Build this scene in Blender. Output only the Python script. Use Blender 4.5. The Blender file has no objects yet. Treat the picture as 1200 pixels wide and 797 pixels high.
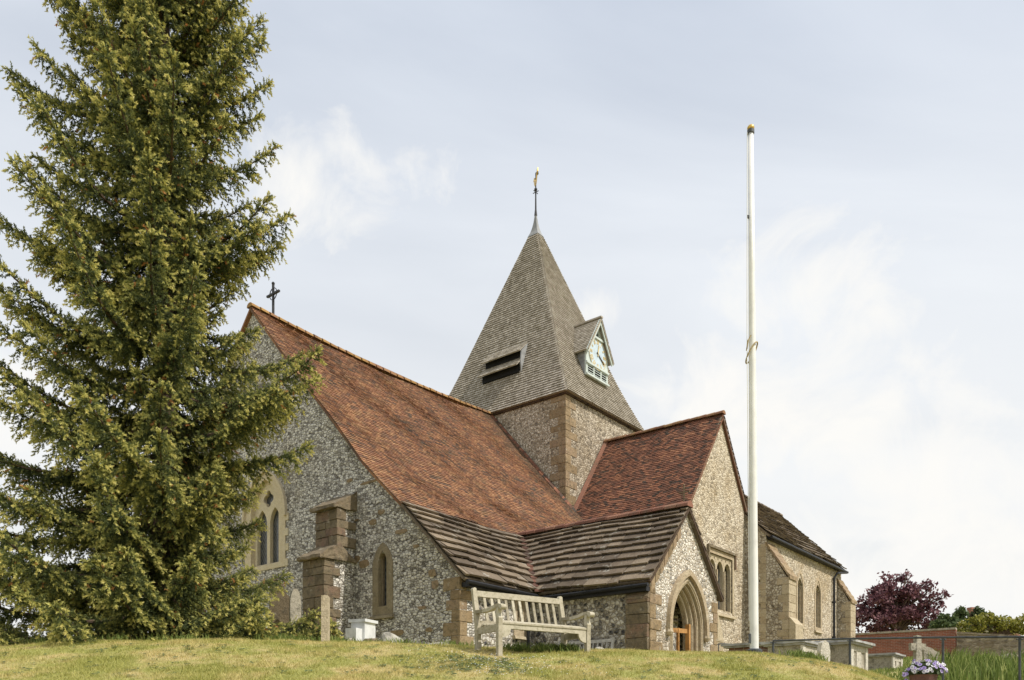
import bpy, bmesh, math, random
import numpy as np
from mathutils import Vector, Matrix
from mathutils.geometry import tessellate_polygon

R = math.radians
S = bpy.context.scene
COL = S.collection
rnd = random.Random(11)

# ------------------------------------------------------------------ camera, sky, sun, exposure
EYE = 1.6
cam = bpy.data.objects.new('camera', bpy.data.cameras.new('camera'))
COL.objects.link(cam)
cam.location = (0, 0, EYE)
cam.rotation_euler = (R(90), 0, 0)
cam.data.sensor_width = 36
cam.data.lens = 961 / 1200 * 36
cam.data.shift_y = (845 - 398.5) / 1200
cam.data.clip_start = 0.1
cam.data.clip_end = 9000
S.camera = cam

SUN_EL, SUN_X, SUN_Y = R(50), 0.865, -0.50
SUN_ROT = math.atan2(SUN_X, SUN_Y)

def nd(nt, t, **kw):
    n = nt.nodes.new(t)
    for k, v in kw.items():
        if k.startswith('i'):
            key = k[1:]
            key = int(key) if key.isdigit() else key.replace('_', ' ')
            s = n.inputs[key]
            if hasattr(v, 'is_output'):
                nt.links.new(v, s)
            else:
                if isinstance(v, tuple) and len(v) == 3 and s.type == 'RGBA':
                    v = (*v, 1)
                s.default_value = v
        else:
            setattr(n, k, v)
    return n

def ramp(nt, fac, stops, interp='LINEAR'):
    n = nt.nodes.new('ShaderNodeValToRGB')
    cr = n.color_ramp
    cr.interpolation = interp
    while len(cr.elements) < len(stops):
        cr.elements.new(0.5)
    for e, (p, c) in zip(cr.elements, stops):
        e.position = p
        e.color = (*c, 1) if isinstance(c, tuple) else (c, c, c, 1)
    nt.links.new(fac, n.inputs[0])
    return n.outputs[0]

def mix(nt, fac, a, b, mode='MIX'):
    n = nt.nodes.new('ShaderNodeMixRGB')
    n.blend_type = mode
    for i, v in enumerate((fac, a, b)):
        if hasattr(v, 'is_output'):
            nt.links.new(v, n.inputs[i])
        else:
            n.inputs[i].default_value = v if i == 0 else (*v, 1)
    return n.outputs[0]

def math_(nt, op, a, b=0.0):
    n = nt.nodes.new('ShaderNodeMath')
    n.operation = op
    for i, v in enumerate((a, b)):
        if hasattr(v, 'is_output'):
            nt.links.new(v, n.inputs[i])
        else:
            n.inputs[i].default_value = v
    return n.outputs[0]

world = bpy.data.worlds.new('World')
S.world = world
world.use_nodes = True
wt = world.node_tree
wt.nodes.clear()
sky = nd(wt, 'ShaderNodeTexSky', sky_type='NISHITA', sun_disc=False)
sky.sun_elevation = SUN_EL
sky.sun_rotation = SUN_ROT
sky.air_density = 1.2
sky.dust_density = 2.5
tc = nd(wt, 'ShaderNodeTexCoord')
sep = nd(wt, 'ShaderNodeSeparateXYZ', i0=tc.outputs['Generated'])
den = math_(wt, 'ADD', math_(wt, 'MAXIMUM', sep.outputs[2], 0.0), 0.16)
cx = math_(wt, 'DIVIDE', sep.outputs[0], den)
cy = math_(wt, 'DIVIDE', sep.outputs[1], den)
cv = nd(wt, 'ShaderNodeCombineXYZ', i0=cx, i1=cy, i2=3.7)
# thin high veil, streaky
mp = nd(wt, 'ShaderNodeMapping', iVector=cv.outputs[0])
mp.inputs['Rotation'].default_value = (0, 0, R(-52))
mp.inputs['Scale'].default_value = (0.75, 2.0, 1)
veil = nd(wt, 'ShaderNodeTexNoise', iVector=mp.outputs[0], iScale=0.9, iDetail=7, iRoughness=0.5, iDistortion=0.5)
veil_f = ramp(wt, veil.outputs[0], [(0.34, 0.60), (0.66, 1.0)])
# cumulus: banks in fixed directions of the sky, broken up by noise
puff = nd(wt, 'ShaderNodeTexNoise', iVector=tc.outputs['Generated'], iScale=11.0, iDetail=10, iRoughness=0.6, iDistortion=0.5)
acc = None
for px, py, rad in ((362, 225, .085), (432, 200, .07), (955, 338, .12), (1010, 352, .08), (800, 460, .13), (985, 490, .13), (890, 500, .12), (1120, 660, .26), (1010, 690, .2), (700, 365, .05), (-10, 490, .10), (20, 440, .05), (1090, 560, .12)):
    c_ = Vector(((px - 600) / 961, 1, (845 - py) / 961)).normalized()
    dn_ = nd(wt, 'ShaderNodeVectorMath', operation='DISTANCE')
    nrm_ = nd(wt, 'ShaderNodeVectorMath', operation='NORMALIZE')
    wt.links.new(tc.outputs['Generated'], nrm_.inputs[0])
    sc_ = nd(wt, 'ShaderNodeVectorMath', operation='MULTIPLY'); wt.links.new(nrm_.outputs[0], sc_.inputs[0]); sc_.inputs[1].default_value = (1, 1, 1.7)
    wt.links.new(sc_.outputs[0], dn_.inputs[0])
    dn_.inputs[1].default_value = (c_.x, c_.y, c_.z * 1.7)
    v_ = math_(wt, 'SUBTRACT', 1.0, math_(wt, 'DIVIDE', dn_.outputs['Value'], rad))
    acc = v_ if acc is None else math_(wt, 'MAXIMUM', acc, v_)
acc = math_(wt, 'MAXIMUM', acc, -0.6)
pf = math_(wt, 'ADD', math_(wt, 'MULTIPLY', acc, 0.46), math_(wt, 'SUBTRACT', math_(wt, 'MULTIPLY', puff.outputs[0], 1.7), 0.35))
puff_f = ramp(wt, pf, [(0.56, 0.0), (0.76, 0.5), (1.05, 0.95)])
c1 = mix(wt, veil_f, sky.outputs[0], (6.5, 6.9, 7.5))
hz = ramp(wt, sep.outputs[2], [(0.0, 0.9), (0.28, 0.6), (0.66, 0.0)])
c1 = mix(wt, hz, c1, (7.2, 7.15, 6.92))
c2 = mix(wt, puff_f, c1, (7.5, 7.4, 7.15))
bg = nd(wt, 'ShaderNodeBackground', iColor=c2, iStrength=0.1)
wo = nd(wt, 'ShaderNodeOutputWorld', iSurface=bg.outputs[0])

sun = bpy.data.objects.new('sun', bpy.data.lights.new('sun', 'SUN'))
COL.objects.link(sun)
sun.data.energy = 3.3
sun.data.angle = R(1.0)
sun.data.color = (1.0, 0.94, 0.84)
sd = Vector((SUN_X * math.cos(SUN_EL), SUN_Y * math.cos(SUN_EL), math.sin(SUN_EL)))
sun.rotation_euler = sd.to_track_quat('Z', 'Y').to_euler()
sun.location = sd * 60

S.view_settings.view_transform = 'Standard'
S.view_settings.look = 'None'
S.view_settings.exposure = 0.4
S.view_settings.gamma = 1
S.cycles.max_bounces = 6
S.cycles.transparent_max_bounces = 8

# ------------------------------------------------------------------ pixel helpers and frames
F = 961.0
TH = math.atan2(0.7804, 0.6252)          # the church's east axis
CE, SE = math.cos(TH), math.sin(TH)
C0 = (27.0, 18.0, 2.85)                  # church origin in (east, north, height)

def w2en(x, y): return (x * CE + y * SE, -x * SE + y * CE)
def en2w(e, n): return (e * CE - n * SE, e * SE + n * CE)
def at(px, py, Y): return Vector(((px - 600) / F * Y, Y, EYE + (845 - py) / F * Y))
def on_e(px, py, e0):                     # hit of the sight line with the plane east = e0 -> (north, z)
    q = (px - 600) / F
    Y = e0 / (q * CE + SE)
    return (-q * Y * SE + Y * CE, EYE + (845 - py) / F * Y)
def on_n(px, py, n0):                     # hit with the plane north = n0 -> (east, z)
    q = (px - 600) / F
    Y = n0 / (CE - q * SE)
    return (q * Y * CE + Y * SE, EYE + (845 - py) / F * Y)

# ------------------------------------------------------------------ mesh builder
class MB:
    def __init__(s): s.v = []; s.f = []
    def add(s, vs, fs):
        o = len(s.v)
        s.v.extend([tuple(p) for p in vs])
        s.f.extend([tuple(i + o for i in f) for f in fs])
    def hexa(s, b, t):                    # bottom quad, top quad (same winding)
        s.add(list(b) + list(t), [(3, 2, 1, 0), (4, 5, 6, 7), (0, 1, 5, 4), (1, 2, 6, 5), (2, 3, 7, 6), (3, 0, 4, 7)])
    def box(s, x0, x1, y0, y1, z0, z1):
        s.hexa([(x0, y0, z0), (x1, y0, z0), (x1, y1, z0), (x0, y1, z0)], [(x0, y0, z1), (x1, y0, z1), (x1, y1, z1), (x0, y1, z1)])
    def jbox(s, x0, x1, y0, y1, z0, z1, rg, j=.014):
        # a roughly squared stone with worn arrises
        q = lambda: rg.uniform(-j, j)
        k = rg.uniform(.006, .015)
        P = [Vector((x + q(), y + q(), z + q() * .6)) for z in (z0, z1) for x, y in ((x0, y0), (x1, y0), (x1, y1), (x0, y1))]
        bm = bmesh.new()
        vs = [bm.verts.new(p) for p in P]
        for f in ((3, 2, 1, 0), (4, 5, 6, 7), (0, 1, 5, 4), (1, 2, 6, 5), (2, 3, 7, 6), (3, 0, 4, 7)): bm.faces.new([vs[i] for i in f])
        bmesh.ops.bevel(bm, geom=bm.edges[:], offset=k, segments=1, affect='EDGES')
        bm.verts.index_update()
        s.add([v.co.copy() for v in bm.verts], [tuple(v.index for v in f.verts) for f in bm.faces])
        bm.free()
    def bar(s, a, b, w, h, up=(0, 0, 1)):
        a, b = Vector(a), Vector(b)
        d = (b - a).normalized()
        side = d.cross(Vector(up))
        if side.length < 1e-4: side = d.cross(Vector((1, 0, 0)))
        side.normalize(); u = side.cross(d)
        p = lambda c, i, j: c + side * (i * w / 2) + u * (j * h / 2)
        s.hexa([p(a, -1, -1), p(a, 1, -1), p(a, 1, 1), p(a, -1, 1)], [p(b, -1, -1), p(b, 1, -1), p(b, 1, 1), p(b, -1, 1)])
    def tube(s, pts, rad, n=8, cap=True):
        pts = [Vector(p) for p in pts]
        rad = rad if hasattr(rad, '__len__') else [rad] * len(pts)
        vs = []
        ref = Vector((0.3, 0.2, 1)).normalized()
        for i, p in enumerate(pts):
            d = (pts[min(i + 1, len(pts) - 1)] - pts[max(i - 1, 0)]).normalized()
            x = d.cross(ref)
            if x.length < 1e-3: x = d.cross(Vector((1, 0, 0)))
            x.normalize(); y = d.cross(x)
            for k in range(n):
                a = 2 * math.pi * k / n
                vs.append(p + (x * math.cos(a) + y * math.sin(a)) * rad[i])
        fs = []
        for i in range(len(pts) - 1):
            for k in range(n):
                fs.append((i * n + k, i * n + (k + 1) % n, (i + 1) * n + (k + 1) % n, (i + 1) * n + k))
        if cap:
            fs.append(tuple(range(n))[::-1]); fs.append(tuple((len(pts) - 1) * n + k for k in range(n)))
        s.add(vs, fs)
    def ball(s, c, r, n=10, sq=(1, 1, 1)):
        vs = []; fs = []
        m = n // 2
        for i in range(m + 1):
            ph = math.pi * i / m
            for k in range(n):
                a = 2 * math.pi * k / n
                vs.append((c[0] + r * sq[0] * math.sin(ph) * math.cos(a), c[1] + r * sq[1] * math.sin(ph) * math.sin(a), c[2] + r * sq[2] * math.cos(ph)))
        for i in range(m):
            for k in range(n):
                fs.append((i * n + k, (i + 1) * n + k, (i + 1) * n + (k + 1) % n, i * n + (k + 1) % n))
        s.add(vs, fs)
    def plate(s, outer, holes, o, u, v, nrm, th):   # outline with holes, front at o, thickness th against nrm
        o, u, v, nrm = Vector(o), Vector(u), Vector(v), Vector(nrm)
        loops = [outer] + list(holes)
        tri = tessellate_polygon([[Vector((p[0], p[1], 0)) for p in l] for l in loops])
        flat = [p for l in loops for p in l]
        n = len(flat)
        vs = [o + u * p[0] + v * p[1] for p in flat] + [o + u * p[0] + v * p[1] - nrm * th for p in flat]
        fs = []
        for t in tri:
            a, b, c = [vs[i] for i in t]
            if (b - a).cross(c - a).dot(nrm) < 0: t = t[::-1]
            fs.append(tuple(t)); fs.append(tuple(i + n for i in t[::-1]))
        k = 0
        for l in loops:
            m = len(l)
            for i in range(m):
                fs.append((k + i, k + (i + 1) % m, n + k + (i + 1) % m, n + k + i))
            k += m
        s.add(vs, fs)
    def build(s, name, mat, parent=None, local=None, smooth=False, recalc=True):
        me = bpy.data.meshes.new(name)
        vs = s.v
        if local is not None:
            vs = [(p[0] - local[0], p[1] - local[1], p[2] - local[2]) for p in vs]
        me.from_pydata(vs, [], s.f)
        if recalc:
            bm = bmesh.new(); bm.from_mesh(me)
            bmesh.ops.recalc_face_normals(bm, faces=bm.faces)
            bm.to_mesh(me); bm.free()
        if smooth:
            me.polygons.foreach_set('use_smooth', [True] * len(me.polygons))
        me.materials.append(mat)
        ob = bpy.data.objects.new(name, me)
        COL.objects.link(ob)
        if parent is not None: ob.parent = parent
        return ob

def np_mesh(name, verts, nper, mat, parent=None, tint=None):
    """one mesh of many separate polygons of nper corners each"""
    nv = len(verts); nf = nv // nper
    me = bpy.data.meshes.new(name)
    me.vertices.add(nv); me.vertices.foreach_set('co', np.ascontiguousarray(verts, dtype=np.float32).ravel())
    me.loops.add(nv); me.loops.foreach_set('vertex_index', np.arange(nv, dtype=np.int32))
    me.polygons.add(nf)
    me.polygons.foreach_set('loop_start', np.arange(nf, dtype=np.int32) * nper)
    me.update(calc_edges=True)
    if tint is not None:
        a = me.attributes.new('tint', 'FLOAT', 'POINT')
        a.data.foreach_set('value', np.ascontiguousarray(tint, dtype=np.float32))
    me.materials.append(mat)
    ob = bpy.data.objects.new(name, me)
    COL.objects.link(ob)
    if parent is not None: ob.parent = parent
    return ob

def roughen(o, amp, cuts=3, sc=6.0):
    from mathutils import noise
    bm = bmesh.new(); bm.from_mesh(o.data)
    bmesh.ops.subdivide_edges(bm, edges=bm.edges[:], cuts=cuts, use_grid_fill=True)
    for v in bm.verts:
        v.co += noise.noise_vector(v.co * sc) * amp + noise.noise_vector(v.co * sc * 3.1) * amp * .5
    bm.to_mesh(o.data); bm.free()
    return o

def tag(o, label=None, cat=None, group=None, kind=None):
    if label: o['label'] = label
    if cat: o['category'] = cat
    if group: o['group'] = group
    if kind: o['kind'] = kind
    return o

def empty(name, loc, rz=0, label=None, cat=None, group=None):
    o = bpy.data.objects.new(name, None)
    o.empty_display_size = 0.2
    COL.objects.link(o)
    o.location = loc; o.rotation_euler = (0, 0, rz)
    return tag(o, label, cat, group)

def copy_tree(o, parent=None):
    c = o.copy(); COL.objects.link(c)
    if parent is not None: c.parent = parent
    for ch in [x for x in COL.objects if x.parent == o]: copy_tree(ch, c)
    return c

def arch(w, hs, rise, n=10, x0=0.0, y0=0.0):
    """pointed (or round when rise = w/2) arch outline from bottom left, up, over and down"""
    a = w / 2
    c = (rise * rise - a * a) / (2 * a)
    r = a + c
    end = math.atan2(rise, c) if c > 1e-6 else math.pi / 2
    L = [(-a, 0)]
    # left arc: centre (c, hs)
    for i in range(n + 1):
        t = end * i / n
        L.append((c - r * math.cos(t), hs + r * math.sin(t)))
    Rr = [(-x, y) for x, y in L[::-1]][1:]
    return [(x + x0, y + y0) for x, y in L + Rr]

# ------------------------------------------------------------------ materials
def new_mat(name, rough=0.85):
    m = bpy.data.materials.new(name)
    m.use_nodes = True
    nt = m.node_tree
    b = nt.nodes['Principled BSDF']
    b.inputs['Roughness'].default_value = rough
    b.inputs['Specular IOR Level'].default_value = 0.25
    return m, nt, b

def bump(nt, b, h, strength=0.5, dist=0.02):
    n = nd(nt, 'ShaderNodeBump', iHeight=h, iStrength=strength, iDistance=dist)
    nt.links.new(n.outputs[0], b.inputs['Normal'])

def simple(name, col, rough=0.8, var=0.25, scale=6.0, metal=0.0, bmp=0.15, island=0.0, dark=None):
    m, nt, b = new_mat(name, rough)
    tc = nd(nt, 'ShaderNodeTexCoord')
    n1 = nd(nt, 'ShaderNodeTexNoise', iVector=tc.outputs['Object'], iScale=scale, iDetail=6, iRoughness=0.6)
    dk = dark or tuple(c * (1 - 1.6 * var) for c in col)
    c = ramp(nt, n1.outputs[0], [(0.3, dk), (0.5, col), (0.75, tuple(min(1, x * (1 + var)) for x in col))])
    if island:
        g = nd(nt, 'ShaderNodeNewGeometry')
        k = ramp(nt, g.outputs['Random Per Island'], [(0, 1 - island), (1, 1 + island)])
        c = mix(nt, 1.0, c, k, 'MULTIPLY')
    nt.links.new(c, b.inputs['Base Color'])
    b.inputs['Metallic'].default_value = metal
    n2 = nd(nt, 'ShaderNodeTexNoise', iVector=tc.outputs['Object'], iScale=scale * 5, iDetail=5)
    if bmp: bump(nt, b, n2.outputs[0], bmp, 0.01)
    return m

def flint(name, scale, squash, stones, mortar, mort_w=0.05, seed=0.0, stain=(0.5, 0.42, 0.3), rand=0.9, fine=2.2, fine_w=0.85):
    m, nt, b = new_mat(name, 0.75)
    tc = nd(nt, 'ShaderNodeTexCoord')
    mp = nd(nt, 'ShaderNodeMapping', iVector=tc.outputs['Object'])
    mp.inputs['Scale'].default_value = (1, 1, squash)
    mp.inputs['Location'].default_value = (seed, seed, seed)
    dn = nd(nt, 'ShaderNodeTexNoise', iVector=mp.outputs[0], iScale=5.0, iDetail=2)
    dv = nd(nt, 'ShaderNodeVectorMath', operation='MULTIPLY_ADD')
    nt.links.new(dn.outputs[1], dv.inputs[0]); dv.inputs[1].default_value = (0.10,) * 3
    nt.links.new(mp.outputs[0], dv.inputs[2])
    v1 = nd(nt, 'ShaderNodeTexVoronoi', iVector=dv.outputs[0], iScale=scale, iRandomness=rand)
    v2 = nd(nt, 'ShaderNodeTexVoronoi', iVector=dv.outputs[0], iScale=scale, iRandomness=rand, feature='DISTANCE_TO_EDGE')
    sp = nd(nt, 'ShaderNodeSeparateColor', i0=v1.outputs['Color'])
    inner = nd(nt, 'ShaderNodeTexNoise', iVector=mp.outputs[0], iScale=scale * fine, iDetail=4, iRoughness=0.6)
    f = math_(nt, 'ADD', math_(nt, 'MULTIPLY', sp.outputs[0], 0.72), math_(nt, 'MULTIPLY', math_(nt, 'SUBTRACT', inner.outputs[0], 0.35), fine_w))
    st = ramp(nt, f, stones)
    ed = ramp(nt, v2.outputs[0], [(mort_w * 0.5, 0.0), (mort_w * 1.6, 1.0)])
    mo = nd(nt, 'ShaderNodeTexNoise', iVector=mp.outputs[0], iScale=14.0, iDetail=4)
    mc = mix(nt, mo.outputs[0], tuple(c * 0.6 for c in mortar), tuple(min(1, c * 1.3) for c in mortar))
    c = mix(nt, ed, mc, st)
    big = nd(nt, 'ShaderNodeTexNoise', iVector=tc.outputs['Object'], iScale=0.45, iDetail=5, iRoughness=0.62)
    k = ramp(nt, big.outputs[0], [(0.32, stain), (0.5, (0.92, 0.9, 0.86)), (0.7, (1.1, 1.08, 1.04))])
    c = mix(nt, 0.85, c, k, 'MULTIPLY')
    med = nd(nt, 'ShaderNodeTexNoise', iVector=tc.outputs['Object'], iScale=1.7, iDetail=6, iRoughness=0.7)
    c = mix(nt, ramp(nt, med.outputs[0], [(0.54, 0.0), (0.66, 0.55)]), c, tuple(x * 0.95 for x in mortar if True) if mort_w > .06 else (0.31, 0.275, 0.22))
    c = mix(nt, 0.6, c, ramp(nt, med.outputs[0], [(0.28, 0.62), (0.45, 1.0)]), 'MULTIPLY')
    nt.links.new(c, b.inputs['Base Color'])
    hh = math_(nt, 'ADD', math_(nt, 'MINIMUM', v2.outputs[0], 0.22), math_(nt, 'MULTIPLY', inner.outputs[0], 0.12))
    bump(nt, b, hh, 1.0, 0.09)
    return m

W_ST = [(0.06, (0.10, 0.097, 0.093)), (0.2, (0.28, 0.268, 0.25)), (0.42, (0.475, 0.458, 0.43)), (0.8, (0.78, 0.76, 0.72))]
M_FLINT_W = flint('flint_cobbles', 9.4, 1.55, W_ST, (0.10, 0.085, 0.065), 0.05, 0.0, (0.74, 0.68, 0.56), 0.78, 3.0, 1.0)
S_ST = [(0.08, (0.12, 0.105, 0.085)), (0.26, (0.36, 0.32, 0.26)), (0.5, (0.62, 0.555, 0.455)), (0.8, (0.78, 0.725, 0.62))]
M_FLINT_S = flint('flint_buff_mortar', 9.5, 1.25, S_ST, (0.46, 0.38, 0.27), 0.08, 3.0, (0.76, 0.68, 0.54), 0.9, 3.0, 1.0)
P_ST = [(0.08, (0.08, 0.078, 0.075)), (0.26, (0.34, 0.325, 0.30)), (0.48, (0.58, 0.555, 0.51)), (0.8, (0.80, 0.775, 0.72))]
M_FLINT_P = flint('flint_porch', 10.5, 1.1, P_ST, (0.42, 0.35, 0.26), 0.08, 7.0, (0.8, 0.73, 0.62), 0.9, 2.6, 1.0)
D_ST = [(0.1, (0.03, 0.03, 0.034)), (0.3, (0.15, 0.147, 0.145)), (0.5, (0.42, 0.405, 0.38)), (0.8, (0.72, 0.7, 0.66))]
M_FLINT_D = flint('flint_dark', 8.6, 1.1, D_ST, (0.30, 0.265, 0.215), 0.07, 11.0, (0.75, 0.7, 0.6), 0.95, 2.4, 1.1)
T_ST = [(0.1, (0.075, 0.068, 0.06)), (0.3, (0.26, 0.23, 0.185)), (0.52, (0.47, 0.415, 0.33)), (0.85, (0.68, 0.63, 0.54))]
M_FLINT_T = flint('flint_tower', 10.5, 1.1, T_ST, (0.36, 0.30, 0.22), 0.08, 15.0, (0.64, 0.57, 0.45), 0.9, 2.8, 1.1)
C_ST = [(0.1, (0.08, 0.072, 0.06)), (0.3, (0.27, 0.24, 0.195)), (0.5, (0.47, 0.425, 0.35)), (0.85, (0.68, 0.64, 0.56))]
M_FLINT_C = flint('flint_chapel_west', 8.5, 1.1, C_ST, (0.30, 0.25, 0.18), 0.08, 19.0, (0.66, 0.58, 0.46), 0.9, 2.8, 1.1)  # darker than the south flint: partly the stone, partly shade in the colour

def sandstone(name, cols, blotch=(0.10, 0.085, 0.05), wear=1.0):
    m, nt, b = new_mat(name, 0.92)
    tc = nd(nt, 'ShaderNodeTexCoord')
    g = nd(nt, 'ShaderNodeNewGeometry')
    n1 = nd(nt, 'ShaderNodeTexNoise', iVector=tc.outputs['Object'], iScale=3.4, iDetail=8, iRoughness=0.7)
    f = math_(nt, 'ADD', math_(nt, 'MULTIPLY', g.outputs['Random Per Island'], 0.42), math_(nt, 'MULTIPLY', n1.outputs[0], 0.7))
    c = ramp(nt, f, [(0.22 + 0.19 * i, x) for i, x in enumerate(cols)])
    n2 = nd(nt, 'ShaderNodeTexNoise', iVector=tc.outputs['Object'], iScale=7.0, iDetail=8, iRoughness=0.74)
    c = mix(nt, ramp(nt, n2.outputs[0], [(0.48 + .08 * (1 - wear), 0.0), (0.64 + .08 * (1 - wear), 0.75 * wear)]), c, blotch)
    n3 = nd(nt, 'ShaderNodeTexNoise', iVector=tc.outputs['Object'], iScale=40.0, iDetail=4, iRoughness=0.7)
    c = mix(nt, 0.8, c, ramp(nt, n3.outputs[0], [(0.3, 0.62), (0.55, 1.0), (0.75, 1.3)]), 'MULTIPLY')
    n4 = nd(nt, 'ShaderNodeTexNoise', iVector=tc.outputs['Object'], iScale=5.0, iDetail=5, iRoughness=0.6)
    c = mix(nt, ramp(nt, n4.outputs[0], [(0.63, 0.0), (0.70, 0.5)]), c, (0.48, 0.45, 0.38))
    nt.links.new(c, b.inputs['Base Color'])
    bump(nt, b, math_(nt, 'ADD', n2.outputs[0], math_(nt, 'MULTIPLY', n3.outputs[0], .3)), 0.9, 0.05)
    return m

M_QUOIN = sandstone('sandstone_quoin', [(0.19, 0.135, 0.08), (0.29, 0.21, 0.12), (0.36, 0.27, 0.165), (0.33, 0.235, 0.155)], (0.13, 0.105, 0.065))
M_BUTT = sandstone('sandstone_weathered', [(0.12, 0.095, 0.065), (0.18, 0.14, 0.09), (0.23, 0.185, 0.12), (0.23, 0.15, 0.105)], (0.075, 0.068, 0.052))
M_PALE = sandstone('limestone_pale', [(0.56, 0.47, 0.31), (0.62, 0.53, 0.36), (0.68, 0.59, 0.42), (0.64, 0.54, 0.37)], (0.40, 0.33, 0.21), .45)
M_DRESS = sandstone('sandstone_dressed', [(0.38, 0.31, 0.205), (0.45, 0.37, 0.25), (0.53, 0.45, 0.315), (0.44, 0.345, 0.23)], (0.22, 0.18, 0.12), .75)
M_TOMB = sandstone('tomb_stone', [(0.26, 0.23, 0.18), (0.36, 0.32, 0.25), (0.44, 0.40, 0.32), (0.38, 0.34, 0.26)], (0.13, 0.12, 0.09))
M_TOMB_L = sandstone('tomb_stone_light', [(0.52, 0.48, 0.40), (0.62, 0.57, 0.48), (0.68, 0.64, 0.55), (0.6, 0.55, 0.45)], (0.30, 0.28, 0.22))
M_SLABTOP = simple('ledger_slab', (0.34, 0.335, 0.32), 0.8, 0.3, 5)

def tile_mat(name, stops, lichen, lich_amt=0.62, scale_big=0.35, tower_moss=False):
    m, nt, b = new_mat(name, 0.88)
    tc = nd(nt, 'ShaderNodeTexCoord')
    g = nd(nt, 'ShaderNodeNewGeometry')
    big = nd(nt, 'ShaderNodeTexNoise', iVector=tc.outputs['Object'], iScale=scale_big, iDetail=4, iRoughness=0.6)
    f = math_(nt, 'ADD', math_(nt, 'MULTIPLY', g.outputs['Random Per Island'], 0.62), math_(nt, 'MULTIPLY', big.outputs[0], 0.42))
    c = ramp(nt, f, stops)
    n2 = nd(nt, 'ShaderNodeTexNoise', iVector=tc.outputs['Object'], iScale=2.6, iDetail=8, iRoughness=0.72)
    c = mix(nt, ramp(nt, n2.outputs[0], [(lich_amt - 0.08, 0.0), (lich_amt + 0.1, 0.7)]), c, lichen)
    if tower_moss:      # moss washed down beside the tower
        sx = nd(nt, 'ShaderNodeSeparateXYZ', i0=tc.outputs['Object'])
        mk = math_(nt, 'ADD', math_(nt, 'MULTIPLY', sx.outputs[0], .42), math_(nt, 'MULTIPLY', n2.outputs[0], 1.3))
        c = mix(nt, ramp(nt, mk, [(0.12, 0.0), (0.62, 0.72)]), c, (0.115, 0.085, 0.058))
    n3 = nd(nt, 'ShaderNodeTexNoise', iVector=tc.outputs['Object'], iScale=26, iDetail=3)
    c = mix(nt, 0.5, c, ramp(nt, n3.outputs[0], [(0.3, 0.7), (0.7, 1.25)]), 'MULTIPLY')
    nt.links.new(c, b.inputs['Base Color'])
    bump(nt, b, n3.outputs[0], 0.4, 0.01)
    return m

M_TILE = tile_mat('clay_tile', [(0.18, (0.085, 0.066, 0.053)), (0.32, (0.18, 0.092, 0.06)), (0.56, (0.255, 0.122, 0.069)), (0.75, (0.33, 0.168, 0.086)), (0.9, (0.36, 0.215, 0.115))], (0.16, 0.11, 0.066), 0.55, 0.35, True)
M_TILE2 = tile_mat('clay_tile_dark', [(0.2, (0.055, 0.045, 0.036)), (0.34, (0.125, 0.062, 0.042)), (0.56, (0.195, 0.087, 0.055)), (0.72, (0.25, 0.112, 0.066)), (0.88, (0.32, 0.155, 0.085))], (0.095, 0.062, 0.045), 0.58)
M_RIDGE = tile_mat('ridge_tile', [(0.2, (0.15, 0.08, 0.05)), (0.5, (0.23, 0.12, 0.068)), (0.8, (0.29, 0.17, 0.095))], (0.38, 0.235, 0.07), 0.5, 0.8)
M_RIDGE_T = tile_mat('ridge_tile_brown', [(0.2, (0.15, 0.078, 0.05)), (0.5, (0.23, 0.115, 0.068)), (0.8, (0.29, 0.165, 0.095))], (0.32, 0.22, 0.085), 0.56, 0.8)
M_RIDGE_P = tile_mat('ridge_tile_red', [(0.2, (0.16, 0.075, 0.052)), (0.5, (0.235, 0.108, 0.075)), (0.8, (0.31, 0.165, 0.11))], (0.13, 0.095, 0.065), 0.55, 0.8)
M_VALLEY = tile_mat('valley_tile', [(0.2, (0.05, 0.035, 0.028)), (0.5, (0.11, 0.055, 0.04)), (0.8, (0.17, 0.08, 0.055))], (0.06, 0.05, 0.04), 0.55, 0.8)
M_SHINGLE = tile_mat('oak_shingle', [(0.12, (0.245, 0.215, 0.17)), (0.35, (0.32, 0.285, 0.23)), (0.6, (0.385, 0.345, 0.285)), (0.88, (0.48, 0.44, 0.375))], (0.19, 0.162, 0.11), 0.57, 0.3)

def slab_mat():
    m, nt, b = new_mat('stone_slab', 0.92)
    tc = nd(nt, 'ShaderNodeTexCoord')
    g = nd(nt, 'ShaderNodeNewGeometry')
    n1 = nd(nt, 'ShaderNodeTexNoise', iVector=tc.outputs['Object'], iScale=2.2, iDetail=6, iRoughness=0.65)
    f = math_(nt, 'ADD', math_(nt, 'MULTIPLY', g.outputs['Random Per Island'], 0.5), math_(nt, 'MULTIPLY', n1.outputs[0], 0.55))
    c = ramp(nt, f, [(0.2, (0.07, 0.054, 0.039)), (0.5, (0.145, 0.112, 0.08)), (0.8, (0.24, 0.19, 0.135))])
    n2 = nd(nt, 'ShaderNodeTexNoise', iVector=tc.outputs['Object'], iScale=3.4, iDetail=5, iRoughness=0.6)
    n3 = nd(nt, 'ShaderNodeTexNoise', iVector=tc.outputs['Object'], iScale=17, iDetail=4, iRoughness=0.6)
    lf = math_(nt, 'ADD', math_(nt, 'MULTIPLY', n2.outputs[0], 0.7), math_(nt, 'MULTIPLY', n3.outputs[0], 0.35))
    c = mix(nt, ramp(nt, lf, [(0.60, 0.0), (0.65, 0.8)]), c, (0.33, 0.31, 0.265))
    nt.links.new(c, b.inputs['Base Color'])
    bump(nt, b, n3.outputs[0], 0.8, 0.03)
    return m
M_SLAB = slab_mat()

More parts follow.
